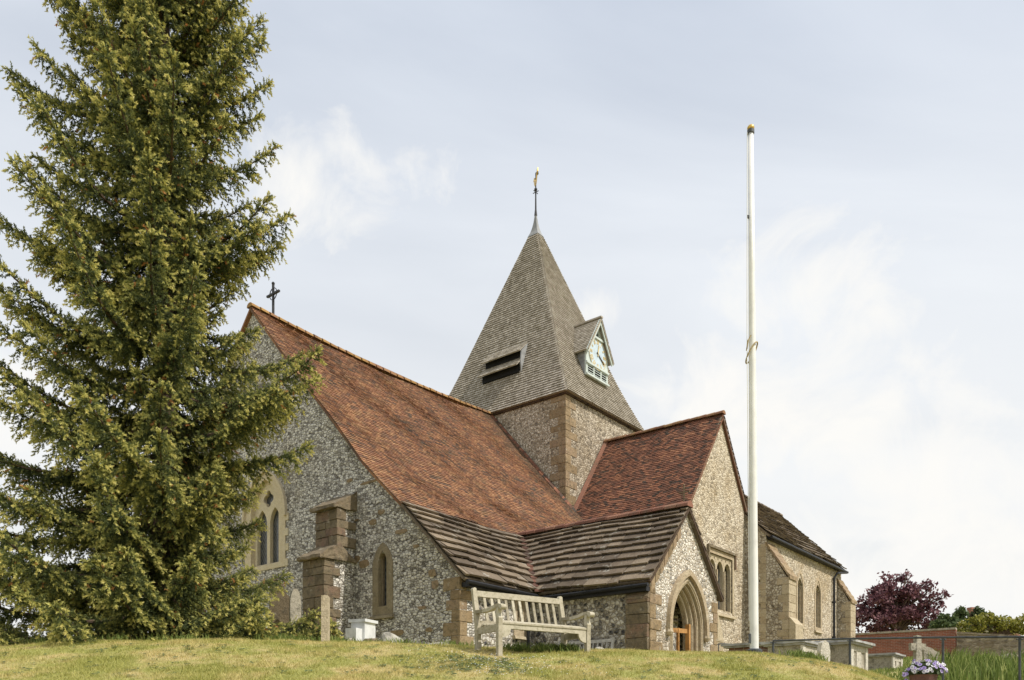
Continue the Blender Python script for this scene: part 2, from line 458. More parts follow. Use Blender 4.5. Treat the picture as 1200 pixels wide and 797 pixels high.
M_LEAD = simple('lead_sheet', (0.27, 0.275, 0.28), 0.55, 0.25, 4)
M_IRON = simple('black_iron', (0.03, 0.03, 0.032), 0.5, 0.3, 8)
M_GREYIRON = simple('painted_rail', (0.06, 0.065, 0.07), 0.45, 0.35, 8)
M_GUTTER = simple('black_gutter', (0.018, 0.018, 0.02), 0.45, 0.3, 4)
M_GOLD = simple('gilt', (0.62, 0.42, 0.12), 0.35, 0.2, 8, metal=0.7)
M_DARK = simple('opening_shade', (0.012, 0.012, 0.013), 0.9, 0.3, 4)  # near-black, painted as the shade inside louvre and dormer
M_PLASTER = simple('plaster', (0.55, 0.50, 0.42), 0.9, 0.15, 3)
M_BEAM = simple('dark_oak', (0.07, 0.045, 0.028), 0.8, 0.4, 5)
M_OAKGATE = simple('new_oak', (0.42, 0.22, 0.075), 0.6, 0.3, 5)
M_WHITE = simple('white_paint', (0.72, 0.715, 0.69), 0.4, 0.09, 3.5, bmp=0.05)
M_ROPE = simple('rope', (0.42, 0.34, 0.2), 0.9, 0.3, 20)
M_GREENW = simple('pale_green_paint', (0.53, 0.59, 0.565), 0.5, 0.1, 4)
M_CLOCK = simple('clock_blue', (0.50, 0.60, 0.68), 0.5, 0.1, 4)
M_GILTP = simple('faded_gilt', (0.66, 0.54, 0.30), 0.5, 0.2, 8, metal=0.2)
M_MARBLE = simple('white_marble', (0.60, 0.61, 0.61), 0.5, 0.15, 5)
M_ROCK = simple('grey_rock', (0.36, 0.34, 0.29), 0.9, 0.35, 5, bmp=0.6)
M_TERRA = simple('terracotta_pot', (0.13, 0.07, 0.06), 0.8, 0.3, 6)
M_BARK = simple('spruce_bark', (0.10, 0.07, 0.05), 0.95, 0.4, 10, bmp=0.8)

def teak():
    m, nt, b = new_mat('weathered_teak', 0.85)
    tc = nd(nt, 'ShaderNodeTexCoord')
    g = nd(nt, 'ShaderNodeNewGeometry')
    n1 = nd(nt, 'ShaderNodeTexNoise', iVector=tc.outputs['Object'], iScale=7, iDetail=6, iRoughness=0.65)
    f = math_(nt, 'ADD', math_(nt, 'MULTIPLY', g.outputs['Random Per Island'], 0.45), math_(nt, 'MULTIPLY', n1.outputs[0], 0.6))
    c = ramp(nt, f, [(0.25, (0.20, 0.175, 0.125)), (0.5, (0.37, 0.33, 0.245)), (0.75, (0.50, 0.46, 0.36))])
    n2 = nd(nt, 'ShaderNodeTexNoise', iVector=tc.outputs['Object'], iScale=24, iDetail=5, iRoughness=0.7)
    c = mix(nt, ramp(nt, n2.outputs[0], [(0.5, 0.0), (0.68, 0.65)]), c, (0.17, 0.16, 0.085))
    nt.links.new(c, b.inputs['Base Color'])
    bump(nt, b, n2.outputs[0], 0.4, 0.008)
    return m
M_TEAK = teak()
M_TEAK2 = simple('grey_teak', (0.40, 0.385, 0.35), 0.85, 0.25, 8, island=0.15)

def glass():
    m, nt, b = new_mat('leaded_glass', 0.18)
    tc = nd(nt, 'ShaderNodeTexCoord')
    sp = nd(nt, 'ShaderNodeSeparateXYZ', i0=tc.outputs['Object'])
    k = math_(nt, 'ADD', sp.outputs[0], sp.outputs[1])
    a = math_(nt, 'ADD', math_(nt, 'MULTIPLY', k, 8.5), math_(nt, 'MULTIPLY', sp.outputs[2], 5.5))
    c = math_(nt, 'SUBTRACT', math_(nt, 'MULTIPLY', k, 8.5), math_(nt, 'MULTIPLY', sp.outputs[2], 5.5))
    la = math_(nt, 'LESS_THAN', math_(nt, 'FRACT', a), 0.16)
    lb = math_(nt, 'LESS_THAN', math_(nt, 'FRACT', c), 0.16)
    l = math_(nt, 'MAXIMUM', la, lb)
    vor = nd(nt, 'ShaderNodeTexNoise', iVector=tc.outputs['Object'], iScale=6, iDetail=2)
    gc = ramp(nt, vor.outputs[0], [(0.3, (0.025, 0.03, 0.034)), (0.7, (0.085, 0.09, 0.095))])
    nt.links.new(mix(nt, l, gc, (0.13, 0.13, 0.125)), b.inputs['Base Color'])
    b.inputs['Specular IOR Level'].default_value = 0.5
    bump(nt, b, vor.outputs[0], 0.35, 0.03)
    return m
M_GLASS = glass()

def brick(name, c1, c2, mortar, sc=1.0, plane='xz'):
    m, nt, b = new_mat(name, 0.9)
    tc = nd(nt, 'ShaderNodeTexCoord')
    sp = nd(nt, 'ShaderNodeSeparateXYZ', i0=tc.outputs['Object'])
    v = nd(nt, 'ShaderNodeCombineXYZ', i0=math_(nt, 'ADD', sp.outputs[0], sp.outputs[1]), i1=sp.outputs[2])
    br = nd(nt, 'ShaderNodeTexBrick', iVector=v.outputs[0], iColor1=c1, iColor2=c2, iMortar=mortar, iScale=sc)
    br.inputs['Brick Width'].default_value = 0.225; br.inputs['Row Height'].default_value = 0.075
    br.inputs['Mortar Size'].default_value = 0.008
    n1 = nd(nt, 'ShaderNodeTexNoise', iVector=tc.outputs['Object'], iScale=1.5, iDetail=7, iRoughness=0.65)
    c = mix(nt, 0.8, br.outputs[0], ramp(nt, n1.outputs[0], [(0.3, 0.55), (0.55, 1.0), (0.75, 1.2)]), 'MULTIPLY')
    nt.links.new(c, b.inputs['Base Color'])
    return m
M_BRICK = brick('red_brick', (0.30, 0.105, 0.065), (0.22, 0.075, 0.05), (0.30, 0.24, 0.19))
M_BRICK_D = brick('brown_brick', (0.20, 0.10, 0.07), (0.14, 0.075, 0.055), (0.27, 0.23, 0.18))
M_RUBBLE = flint('rubble_stone', 3.6, 1.8, [(0.1, (0.13, 0.11, 0.085)), (0.35, (0.24, 0.2, 0.15)), (0.55, (0.33, 0.28, 0.21)), (0.8, (0.44, 0.39, 0.31))], (0.30, 0.26, 0.2), 0.08, 31.0)

def leaf_mat(name, stops, trans=0.35, use_tint=True, pos_noise=0.0, scale=0.6, alt=None):
    m = bpy.data.materials.new(name); m.use_nodes = True
    nt = m.node_tree; nt.nodes.clear()
    g = nd(nt, 'ShaderNodeNewGeometry')
    if use_tint:
        a = nd(nt, 'ShaderNodeAttribute', attribute_name='tint').outputs['Fac']
    else:
        a = g.outputs['Random Per Island']
    c = ramp(nt, a, stops)
    if alt is not None:
        n1 = nd(nt, 'ShaderNodeTexNoise', iVector=g.outputs['Position'], iScale=scale, iDetail=6, iRoughness=0.68)
        c2 = ramp(nt, a, alt)
        c = mix(nt, ramp(nt, n1.outputs[0], [(0.44, 0.0), (0.60, 1.0)]), c, c2)
    d = nd(nt, 'ShaderNodeBsdfPrincipled', iBase_Color=c, iRoughness=0.6)
    d.inputs['Specular IOR Level'].default_value = 0.2
    t = nd(nt, 'ShaderNodeBsdfTranslucent', iColor=c)
    mx = nd(nt, 'ShaderNodeMixShader', i0=trans, i1=d.outputs[0], i2=t.outputs[0])
    nd(nt, 'ShaderNodeOutputMaterial', iSurface=mx.outputs[0])
    return m

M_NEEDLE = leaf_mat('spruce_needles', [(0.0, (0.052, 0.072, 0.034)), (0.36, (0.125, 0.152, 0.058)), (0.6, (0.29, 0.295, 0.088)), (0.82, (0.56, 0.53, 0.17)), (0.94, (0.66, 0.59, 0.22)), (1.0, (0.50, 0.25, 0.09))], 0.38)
M_BEECH = leaf_mat('copper_leaves', [(0.0, (0.06, 0.025, 0.034)), (0.55, (0.14, 0.058, 0.072)), (1.0, (0.32, 0.18, 0.19))], 0.3)
M_SHRUB = leaf_mat('green_leaves', [(0.0, (0.035, 0.055, 0.022)), (0.6, (0.085, 0.12, 0.045)), (1.0, (0.16, 0.19, 0.08))], 0.3)
M_HEDGE = leaf_mat('golden_leaves', [(0.0, (0.10, 0.115, 0.025)), (0.5, (0.26, 0.26, 0.05)), (0.85, (0.42, 0.39, 0.08)), (1.0, (0.68, 0.64, 0.46))], 0.3)
LAWN_G = [(0.0, (0.21, 0.22, 0.05)), (0.5, (0.40, 0.39, 0.105)), (1.0, (0.58, 0.53, 0.19))]
LAWN_S = [(0.0, (0.38, 0.325, 0.115)), (0.5, (0.62, 0.515, 0.215)), (1.0, (0.76, 0.645, 0.34))]
M_LAWN = leaf_mat('lawn_blades', LAWN_G, 0.3, True, 1, 1.25, LAWN_S)
M_TALL = leaf_mat('tall_blades', [(0.0, (0.08, 0.12, 0.028)), (0.6, (0.19, 0.25, 0.06)), (1.0, (0.40, 0.42, 0.15))], 0.35)
M_PETAL = leaf_mat('daisy_petals', [(0.0, (0.36, 0.27, 0.60)), (0.45, (0.58, 0.50, 0.78)), (0.6, (0.80, 0.79, 0.84)), (1.0, (0.86, 0.86, 0.86))], 0.3)
M_EYE = simple('daisy_eye', (0.10, 0.06, 0.16), 0.7, 0.2, 20)

def ground_mat():
    m, nt, b = new_mat('lawn_ground', 0.95)
    g = nd(nt, 'ShaderNodeNewGeometry')
    n1 = nd(nt, 'ShaderNodeTexNoise', iVector=g.outputs['Position'], iScale=1.25, iDetail=6, iRoughness=0.68)
    n2 = nd(nt, 'ShaderNodeTexNoise', iVector=g.outputs['Position'], iScale=22, iDetail=5, iRoughness=0.7)
    a = ramp(nt, n2.outputs[0], [(0.3, (0.19, 0.195, 0.055)), (0.7, (0.37, 0.36, 0.11))])
    s_ = ramp(nt, n2.outputs[0], [(0.3, (0.27, 0.22, 0.10)), (0.7, (0.52, 0.42, 0.20))])
    c = mix(nt, ramp(nt, n1.outputs[0], [(0.44, 0.0), (0.60, 1.0)]), a, s_)
    nt.links.new(c, b.inputs['Base Color'])
    bump(nt, b, n2.outputs[0], 0.7, 0.03)
    return m
M_GROUND = ground_mat()

# ------------------------------------------------------------------ terrain
def sstep(a, b, x):
    t = np.clip((x - a) / (b - a), 0, 1)
    return t * t * (3 - 2 * t)

CQ = ([-1.4, -0.62, -0.36, -0.16, 0.0, 0.2, 0.3, 0.36, 0.416, 0.468, 0.55, 0.8],
      [0.075, 0.0915, 0.0985, 0.094, 0.086, 0.083, 0.0812, 0.0748, 0.0645, 0.049, 0.03, 0.005])

def ground(X, Y):
    X = np.asarray(X, float); Y = np.asarray(Y, float)
    q = X / np.maximum(Y, 6.0)
    c = np.interp(q, *CQ)
    near = -1.6 + (c * 11.6 + 1.6) / 11.6 * np.maximum(Y, -4)
    crest = c * Y
    k = 0.08
    h = np.clip(0.5 + 0.5 * (crest - near) / k, 0, 1)
    n = crest * (1 - h) + near * h - k * h * (1 - h)
    far = 1.22 - .55 * sstep(.30, .40, q) * (1 - sstep(18, 25, Y)) + sstep(20, 36, Y) * 1.42 * sstep(0.34, 0.5, q) - sstep(60, 300, Y) * 1.2
    w = sstep(12.8, 17.5, Y)
    r = n * (1 - w) + far * w
    r = r + 0.016 * np.sin(X * 1.9 + 0.6 * Y) * np.cos(Y * 1.3 - 0.4 * X) + 0.008 * np.sin(X * 5.1) * np.sin(Y * 4.3 + X)
    return r + EYE
def gz(x, y): return float(ground(x, y))

xs = np.concatenate([[-4000, -1500, -600, -250, -120, -70, -45, -30, -22], np.arange(-17, 17.01, 0.25), [19, 22, 26, 32, 40, 55, 80, 150, 350, 900, 4000]])
ys = np.concatenate([[-3000, -800, -200, -60, -25, -12, -6, -3, 0, 2, 4, 6], np.arange(7, 24.01, 0.25), [25, 26, 28, 30, 32, 34, 36, 38, 40, 43, 47, 52, 60, 75, 100, 150, 220, 320, 600, 1500, 6000]])
gx, gy = np.meshgrid(xs, ys)
gzv = ground(gx, gy)
gv = np.stack([gx, gy, gzv], -1).reshape(-1, 3)
nx = len(xs)
g = MB()
g.v = [tuple(p) for p in gv]
g.f = [(j * nx + i, j * nx + i + 1, (j + 1) * nx + i + 1, (j + 1) * nx + i) for j in range(len(ys) - 1) for i in range(nx - 1)]
tag(g.build('lawn_ground', M_GROUND, smooth=True, recalc=False), kind='structure')

# ------------------------------------------------------------------ the church
cw = en2w(C0[0], C0[1])
church = empty('parish_church', (cw[0], cw[1], C0[2]), TH, 'flint village church with shingled spire, red tiled nave and stone slab porch roof', 'church')
def cb(mb, name, mat, parent=None, **k):
    return mb.build(name, mat, parent or church, local=C0, **k)
EX, NX, ZX = Vector((1, 0, 0)), Vector((0, 1, 0)), Vector((0, 0, 1))
GB = 2.3                                    # wall foot, below the turf
E_W = 15.31                                 # west wall
N_A = 13.95                                 # aisle south wall
N_T = 13.64                                 # transept front
N_P = 10.25; E_P0 = 18.39; E_P1 = 22.30     # porch
E_C = 32.37; E_C1 = 42.15; N_C = 12.75      # east chapel
RN = 22.88
PROF = [(9.19, 5.19), (6.95, 7.40), (5.36, 8.87), (2.43, 12.11), (0.0, 14.81)]   # distance south of the ridge, height

def zprof(s):
    p = PROF[::-1]
    for (s0, z0), (s1, z1) in zip(p, p[1:]):
        if s <= s1: return z0 + (z1 - z0) * (s - s0) / (s1 - s0)
    return p[-1][1]

def tiles(mb, P, courses, urange, width, th, jit, rg, nrm, vary=0.0, ends=0.35):
    """courses of separate overlapping tiles; P(u, v) is the roof surface, v runs up the slope"""
    v = 0.0
    for r, gch in enumerate(courses):
        v0, v1 = v, v + gch * 1.22
        slab = th > .04
        a, b = urange(v + gch * 0.5)
        u = a - rg.random() * width
        if not vary: u = a - (0.5 * width if r % 2 else 0) - rg.random() * width * 0.12
        while u < b:
            w = width * (1 + vary * (rg.random() * 2 - 1))
            x0, x1 = max(u, a), min(u + w, b)
            u += w
            if x1 - x0 < 0.02: continue
            gp = (0.006 + .014 * rg.random()) if slab else 0.004 + 0.02 * th / 0.03 * 0.2
            x0 += gp; x1 -= gp
            j = lambda: (rg.random() - 0.5) * jit
            k = j()
            lo, hi = th * 1.7 + k + 0.003, th * 0.25
            jl = j() * 1.2
            if slab: jl = (rg.random() - .5) * .07; lo += rg.random() * .018
            b0, b1 = P(x0, v0 + jl), P(x1, v0 + jl + (j() * 0.5 if not slab else (rg.random() - .5) * .05))
            t0, t1 = P(x0, v1), P(x1, v1)
            k2 = j() * 0.6
            V = [b0 + nrm * (lo + k2), b1 + nrm * (lo - k2), t1 + nrm * hi, t0 + nrm * hi, b0 + nrm * (lo + k2 - th), b1 + nrm * (lo - k2 - th)]
            mb.add(V, [(0, 1, 2, 3), (4, 5, 1, 0), (4, 0, 3), (5, 2, 1)])
        v += gch

def ridge_caps(mb, a, b, r, n, rg, jit=0.012, sag=0.0):
    a, b = Vector(a), Vector(b)
    d = (b - a).normalized(); side = d.cross(ZX).normalized()
    L = (b - a).length
    for i in range(n):
        t0, t1 = i / n, (i + 1) / n - 0.004
        o = ZX * ((rg.random() - 0.5) * jit)
        pts0 = []; pts1 = []
        rr = r * (1 + (rg.random() - .5) * .1)
        for k in range(7):
            an = math.pi * (k / 6) * 1.1 - 0.05 * math.pi
            off = side * (math.cos(an) * rr) + ZX * (math.sin(an) * rr * 0.8)
            pts0.append(a + (b - a) * t0 + off + o - ZX * sag * math.sin(math.pi * t0))
            pts1.append(a + (b - a) * t1 + off * 0.93 + o - ZX * sag * math.sin(math.pi * t1))
        V = pts0 + pts1
        fs = [(k, k + 1, 8 + k, 7 + k) for k in range(6)] + [tuple(range(7)), tuple(range(13, 6, -1))]
        mb.add(V, fs)

def quoins(mb, e, n, de, dn, z0, z1, rg, hmin=0.24, hmax=0.4, la=(0.3, 0.62), proud=0.022):
    """corner stones; de/dn = +-1 point along the wall faces from the corner"""
    z = z0; k = rg.randint(0, 1)
    while z < z1 - 0.1:
        h = min(rg.uniform(hmin, hmax), z1 - z)
        l1 = la[k] * rg.uniform(0.85, 1.2); l2 = la[1 - k] * rg.uniform(0.85, 1.2)
        p = proud * .5 + rg.random() * 0.01
        es = sorted((e - de * p, e + de * l1)); ns = sorted((n - dn * p, n + dn * l2))
        mb.jbox(es[0], es[1], ns[0], ns[1], z + 0.004, z + h - 0.004, rg, .008)
        z += h; k = 1 - k

rg = random.Random(3)
SAG = 0.19
# --- west wall, with the two windows cut through it
wz = lambda s: zprof(s) - 0.07
outW = [(N_A, GB), (N_A, wz(RN - N_A) - 0.02)] + [(RN - s, wz(s)) for s, z in PROF[1:]] + [(27.3, wz(0) - 4.42 * 1.1), (27.3, GB)]
n_r, _ = on_e(335, 600, E_W); n_l, _ = on_e(288, 600, E_W)
_, z_apex = on_e(312, 553, E_W); _, z_bot = on_e(312, 668, E_W)
ww = n_l - n_r; wc = (n_l + n_r) / 2
WH = z_apex - z_bot
big_out = arch(ww - 0.06, WH * 0.52, WH * 0.46, 12, wc, z_bot + 0.02)
ln0, lz0 = on_e(461, 716, E_W); ln1, lz1 = on_e(437, 646, E_W)
lw = abs(ln1 - ln0); lc = (ln0 + ln1) / 2; lh = lz1 - lz0
lan_out = arch(lw * 0.5, lh * 0.74, lw * 0.3, 8, lc, lz0 + 0.12)
m = MB()
m.plate(outW, [big_out, lan_out], (E_W, 0, 0), NX, ZX, -EX, 0.6)
cb(m, 'west_wall', M_FLINT_W)

def window_frame(mb, outer, holes, E=None, N=None, th=0.22):
    if E is not None: mb.plate(outer, holes, (E, 0, 0), NX, ZX, -EX, th)
    else: mb.plate(outer, holes, (0, N, 0), EX, ZX, -NX, th)

# big traceried west window: ashlar surround, hood mould, two lights and a quatrefoil
wl = ww * 0.62                               # glazed width
m = MB()
so = arch(ww, WH * 0.54, WH * 0.46, 14, wc, z_bot)
si = arch(wl + 0.16, WH * 0.52, WH * 0.36, 14, wc, z_bot + 0.14)
m.plate(so, [si], (E_W - 0.03, 0, 0), NX, ZX, -EX, 0.25)
# irregular ashlar teeth at the sides
for sgn in (-1, 1):
    for k in range(7):
        z0 = z_bot + WH * 0.075 * k
        if k % 2 == 0:
            a = wc + sgn * (ww / 2 - 0.004); b_ = wc + sgn * (ww / 2 + rg.uniform(.1, .2))
            m.box(E_W - 0.028, E_W + 0.1, min(a, b_), max(a, b_), z0 + .01, z0 + WH * 0.073)
win = cb(m, 'traceried_window', M_PALE)
win['label'] = 'tall pointed window of two lights in pale stone'
m = MB()
ho = arch(ww + 0.16, 0.10, WH * 0.46 + 0.10, 14, wc, z_bot + WH * 0.50)
hi_ = arch(ww - 0.02, 0.10, WH * 0.46, 14, wc, z_bot + WH * 0.50)
m.plate(ho + hi_[::-1], [], (E_W - 0.10, 0, 0), NX, ZX, -EX, 0.14)
cb(m, 'hood_mould', M_PALE, win)
m = MB()
lt = wl * 0.40
l1 = arch(lt, WH * 0.40, lt * 0.95, 8, wc - wl * 0.26, z_bot + 0.22)
l2 = arch(lt, WH * 0.40, lt * 0.95, 8, wc + wl * 0.26, z_bot + 0.22)
qf = []
qc = (wc, z_bot + WH * 0.735); qr = wl * 0.19
for k in range(32):
    a = 2 * math.pi * k / 32
    r_ = qr * (0.72 + 0.34 * abs(math.cos(2 * a)))
    qf.append((qc[0] + r_ * math.cos(a), qc[1] + r_ * math.sin(a)))
m.plate(arch(wl + 0.2, WH * 0.52, WH * 0.38, 14, wc, z_bot + 0.12), [l1, l2, qf], (E_W + 0.12, 0, 0), NX, ZX, -EX, 0.12)
cb(m, 'tracery', M_PALE, win)
m = MB()
m.plate(arch(wl + 0.18, WH * 0.52, WH * 0.37, 14, wc, z_bot + 0.13), [], (E_W + 0.25, 0, 0), NX, ZX, -EX, 0.02)
cb(m, 'glass', M_GLASS, win)

# lancet in the aisle's west wall
def lancet(name, plane, c, z0, w, h, fw, mat, round_=False, proud=0.025, blocks=True, frame_top=None):
    """plane = ('E', e) facing west or ('N', n) facing south"""
    ax, val = plane
    o = (val - proud, 0, 0) if ax == 'E' else (0, val - proud, 0)
    u = NX if ax == 'E' else EX
    nn = -EX if ax == 'E' else -NX
    rise = w * (0.5 if round_ else 0.95)
    ins = arch(w, h - rise, rise, 10, c, z0)
    W2 = w + 2 * fw
    r2 = W2 * (0.5 if round_ else 0.85)
    out = arch(W2, h + fw * 2.0 - r2, r2, 10, c, z0 - fw)
    mm = MB(); mm.plate(out, [ins], o, u, ZX, nn, 0.2)
    f = cb(mm, name, mat)
    mm = MB()
    lip = arch(w + 0.05, h - rise, rise + 0.03, 10, c, z0 - 0.02)
    o2 = (val + 0.10, 0, 0) if ax == 'E' else (0, val + 0.10, 0)
    mm.plate(lip, [arch(w - 0.09, h - rise, rise - 0.05, 10, c, z0 + 0.04)], o2, u, ZX, nn, 0.07)
    cb(mm, 'inner_frame', mat, f)
    mm = MB()
    o3 = (val + 0.18, 0, 0) if ax == 'E' else (0, val + 0.18, 0)
    mm.plate(lip, [], o3, u, ZX, nn, 0.02)
    cb(mm, 'glass', M_GLASS, f)
    mm = MB()
    a0 = c - W2 / 2 - 0.04; a1 = c + W2 / 2 + 0.04
    if ax == 'E': mm.hexa([(val - .10, a0, z0 - fw - .1), (val + .1, a0, z0 - fw - .1), (val + .1, a1, z0 - fw - .1), (val - .10, a1, z0 - fw - .1)],
                          [(val - .08, a0, z0 - fw - .02), (val + .1, a0, z0 - fw + .03), (val + .1, a1, z0 - fw + .03), (val - .08, a1, z0 - fw - .02)])
    else: mm.hexa([(a0, val - .10, z0 - fw - .1), (a1, val - .10, z0 - fw - .1), (a1, val + .1, z0 - fw - .1), (a0, val + .1, z0 - fw - .1)],
                  [(a0, val - .08, z0 - fw - .02), (a1, val - .08, z0 - fw - .02), (a1, val + .1, z0 - fw + .03), (a0, val + .1, z0 - fw + .03)])
    cb(mm, 'sill', mat, f)
    return f
M_LANC = sandstone('sandstone_lancet', [(0.20, 0.16, 0.10), (0.27, 0.22, 0.14), (0.33, 0.275, 0.18), (0.28, 0.22, 0.15)], (0.13, 0.115, 0.08), .8)
lancet('lancet_window', ('E', E_W), lc, lz0 + 0.16, lw * 0.40, lh * 0.88, lw * 0.29, M_LANC)['label'] = 'narrow lancet in weathered brown stone'

# odd sandstone blocks in the west wall and corner quoins
m = MB()
quoins(m, E_W, N_A, 1, 1, GB, 5.25, rg, la=(0.28, 0.5))
cb(m, 'quoin_stones', M_QUOIN)
m = MB()
for (px, py, w_, h_) in [(433, 565, 22, 9), (427, 661, 11, 11), (470, 623, 14, 8), (507, 672, 9, 10), (510, 685, 8, 12), (425, 752, 14, 10), (495, 712, 10, 5), (447, 600, 8, 8), (410, 563, 7, 6), (488, 640, 7, 5), (465, 742, 16, 9), (437, 612, 9, 8), (418, 655, 8, 9), (416, 610, 10, 5), (503, 738, 8, 6)]:
    na, za = on_e(px - w_ / 2, py + h_ / 2, E_W); nb, zb = on_e(px + w_ / 2, py - h_ / 2, E_W)
    mid = ((na + nb) / 2, (za + zb) / 2)
    pts = []
    for k in range(9):
        a = 2 * math.pi * k / 9 + rg.random() * .3
        ca, sa = math.cos(a), math.sin(a)
        f_ = 1 / max(abs(ca), abs(sa)) ** 0.7
        pts.append((mid[0] + ca * abs(na - nb) / 2 * f_ * rg.uniform(.85, 1.1), mid[1] + sa * (zb - za) / 2 * f_ * rg.uniform(.85, 1.1)))
    m = MB(); m.plate(pts, [], (E_W - 0.012 - rg.random() * .01, 0, 0), NX, ZX, -EX, 0.1)
    cb(m, 'patch_stone', M_QUOIN)

# west buttress, two stages with sloped offsets
n1 = 17.91; n2 = 18.85
def courses_block(mb, e0, e1, n0, n1_, z0, z1, rg, faces_h=(0.22, 0.36)):
    z = z0
    while z < z1 - 0.02:
        h = min(rg.uniform(*faces_h), z1 - z)
        k = rg.randint(1, 2)
        cuts = [0] + sorted(rg.uniform(.3, .7) for _ in range(k - 1)) + [1]
        for a, b_ in zip(cuts, cuts[1:]):
            o = rg.random() * 0.02
            mb.jbox(e0 - o, e1, n0 + (n1_ - n0) * a + .004 - (o if a == 0 else 0), n0 + (n1_ - n0) * b_ - .004, z + .005, z + h - .005, rg, .016)
        z += h
m = MB()
def ragged(mm, e0, e1, z0, z1):
    z = z0; k = 0
    while z < z1 - .03:
        h = min(rg.uniform(.2, .34), z1 - z)
        d_ = min(rg.uniform(.25, .42) if k % 2 else rg.uniform(.5, .85), e1 - e0)
        cut = n1 + (n2 - n1) * rg.uniform(.38, .62)
        mm.jbox(e0 - rg.random() * .02, e0 + d_, n1 - rg.random() * .02, cut - .004, z + .005, z + h - .005, rg, .016)
        mm.jbox(e0 - rg.random() * .02, e0 + .5, cut + .004, n2 + rg.random() * .02, z + .005, z + h - .005, rg, .016)
        z += h; k += 1
ragged(m, 14.2, 15.3, GB, 6.05)
bt = cb(m, 'buttress', M_BUTT)
m = MB(); ragged(m, 14.64, 15.3, 6.45, 7.5)
cb(m, 'upper_stage', M_BUTT, bt)
m = MB()
m.box(14.24, 15.29, n1 + .03, n2 - .03, GB, 6.1); m.box(14.68, 15.29, n1 + .032, n2 - .032, 6.1, 7.55)
cb(m, 'flint_core', M_FLINT_W, bt)
m = MB()
m.hexa([(14.08, n1 - .05, 6.05), (15.35, n1 - .05, 6.05), (15.35, n2 + .05, 6.05), (14.08, n2 + .05, 6.05)],
       [(14.08, n1 - .05, 6.14), (14.70, n1 - .05, 6.52), (14.70, n2 + .05, 6.52), (14.08, n2 + .05, 6.14)])
m.bar((14.08, n1 - .05, 6.08), (14.08, n2 + .05, 6.08), 0.1, 0.1)
roughen(cb(m, 'weathering', M_BUTT, bt), .035, 5, 5.0)
m = MB()
m.hexa([(14.52, n1 - .05, 7.5), (15.35, n1 - .05, 7.5), (15.35, n2 + .05, 7.5), (14.52, n2 + .05, 7.5)],
       [(14.52, n1 - .05, 7.58), (15.33, n1 - .05, 8.06), (15.33, n2 + .05, 8.06), (14.52, n2 + .05, 7.58)])
m.bar((14.52, n1 - .05, 7.53), (14.52, n2 + .05, 7.53), 0.1, 0.1)
roughen(cb(m, 'weathering', M_BUTT, bt), .035, 5, 5.0)

# --- aisle south wall (with a lancet) and the north wall
aw_c, aw_z0 = on_n(609, 740, N_A); _, aw_z1 = on_n(609, 700, N_A)
m = MB()
zA = wz(RN - N_A) - 0.05
m.plate([(E_W + .6, GB), (E_W + .6, zA), (27.1, zA), (27.1, GB)], [arch(0.3, 0.72, 0.26, 8, aw_c, aw_z0)], (0, N_A, 0), EX, ZX, -NX, 0.6)
cb(m, 'aisle_wall', M_FLINT_D)
lancet('lancet_window', ('N', N_A), aw_c, aw_z0 + .02, 0.26, 0.9, 0.14, M_DRESS)
m = MB(); m.box(E_W + .6, 27.1, 26.75, 27.3, GB, 10.0)
cb(m, 'north_wall', M_FLINT_W)

# --- nave roof: clay tiles
seg = []
L = 0
for (s0, z0), (s1, z1) in zip(PROF[1:], PROF[2:]):
    l = math.hypot(s1 - s0, z1 - z0); seg.append((L, l, s0, z0, s1, z1)); L += l
def P_nave(u, v):
    for (l0, l, s0, z0, s1, z1) in seg:
        if v <= l0 + l or (l0, l) == seg[-1][:2]:
            t = (v - l0) / l
            break
    t = min(t, 1.0)
    s = s0 + (s1 - s0) * t; z = z0 + (z1 - z0) * t
    k = math.sin(math.pi * max(0, min(1, (u - E_W) / 11.76)))
    return Vector((u, RN - s, z - SAG * k * min(1, v / L) - 0.03 * math.sin(u * 1.7 + v) - .007 * math.sin(u * 3.1 - v * 1.3) - .006 * math.sin(v * 2.1 + u)))
NS = Vector((0, -0.72, 0.69)).normalized()
g_ = 0.105
m = MB()
for j in range(24):
    for i in range(20):
        u0, u1 = E_W - 0.12 + 11.88 * i / 20, E_W - 0.12 + 11.88 * (i + 1) / 20
        v0, v1 = L * j / 24, L * (j + 1) / 24
        q4 = [P_nave(u0, v0), P_nave(u1, v0), P_nave(u1, v1), P_nave(u0, v1)]
        m.hexa([p - NS * .07 for p in q4], [p - NS * .016 for p in q4])
tiles(m, P_nave, [g_] * int(L / g_), lambda v: (E_W - 0.14, 27.12), 0.165, 0.015, 0.010, rg, NS)
nave_roof = cb(m, 'nave_roof', M_TILE, recalc=False)
m = MB()
a, b_ = Vector((E_W - .14, RN, 14.83)), Vector((27.12, RN, 14.83))
ridge_caps(m, a, b_, 0.15, 34, rg, sag=SAG)
cb(m, 'ridge_tiles', M_RIDGE, nave_roof)
m = MB()
pn = [Vector((E_W - .12, RN, 14.80)), Vector((27.1, RN, 14.80)), Vector((27.1, 27.6, 9.65)), Vector((E_W - .12, 27.6, 9.65))]
m.hexa([p + Vector((0, 0, -.1)) for p in pn], pn)
cb(m, 'north_roof_slope', M_TILE)
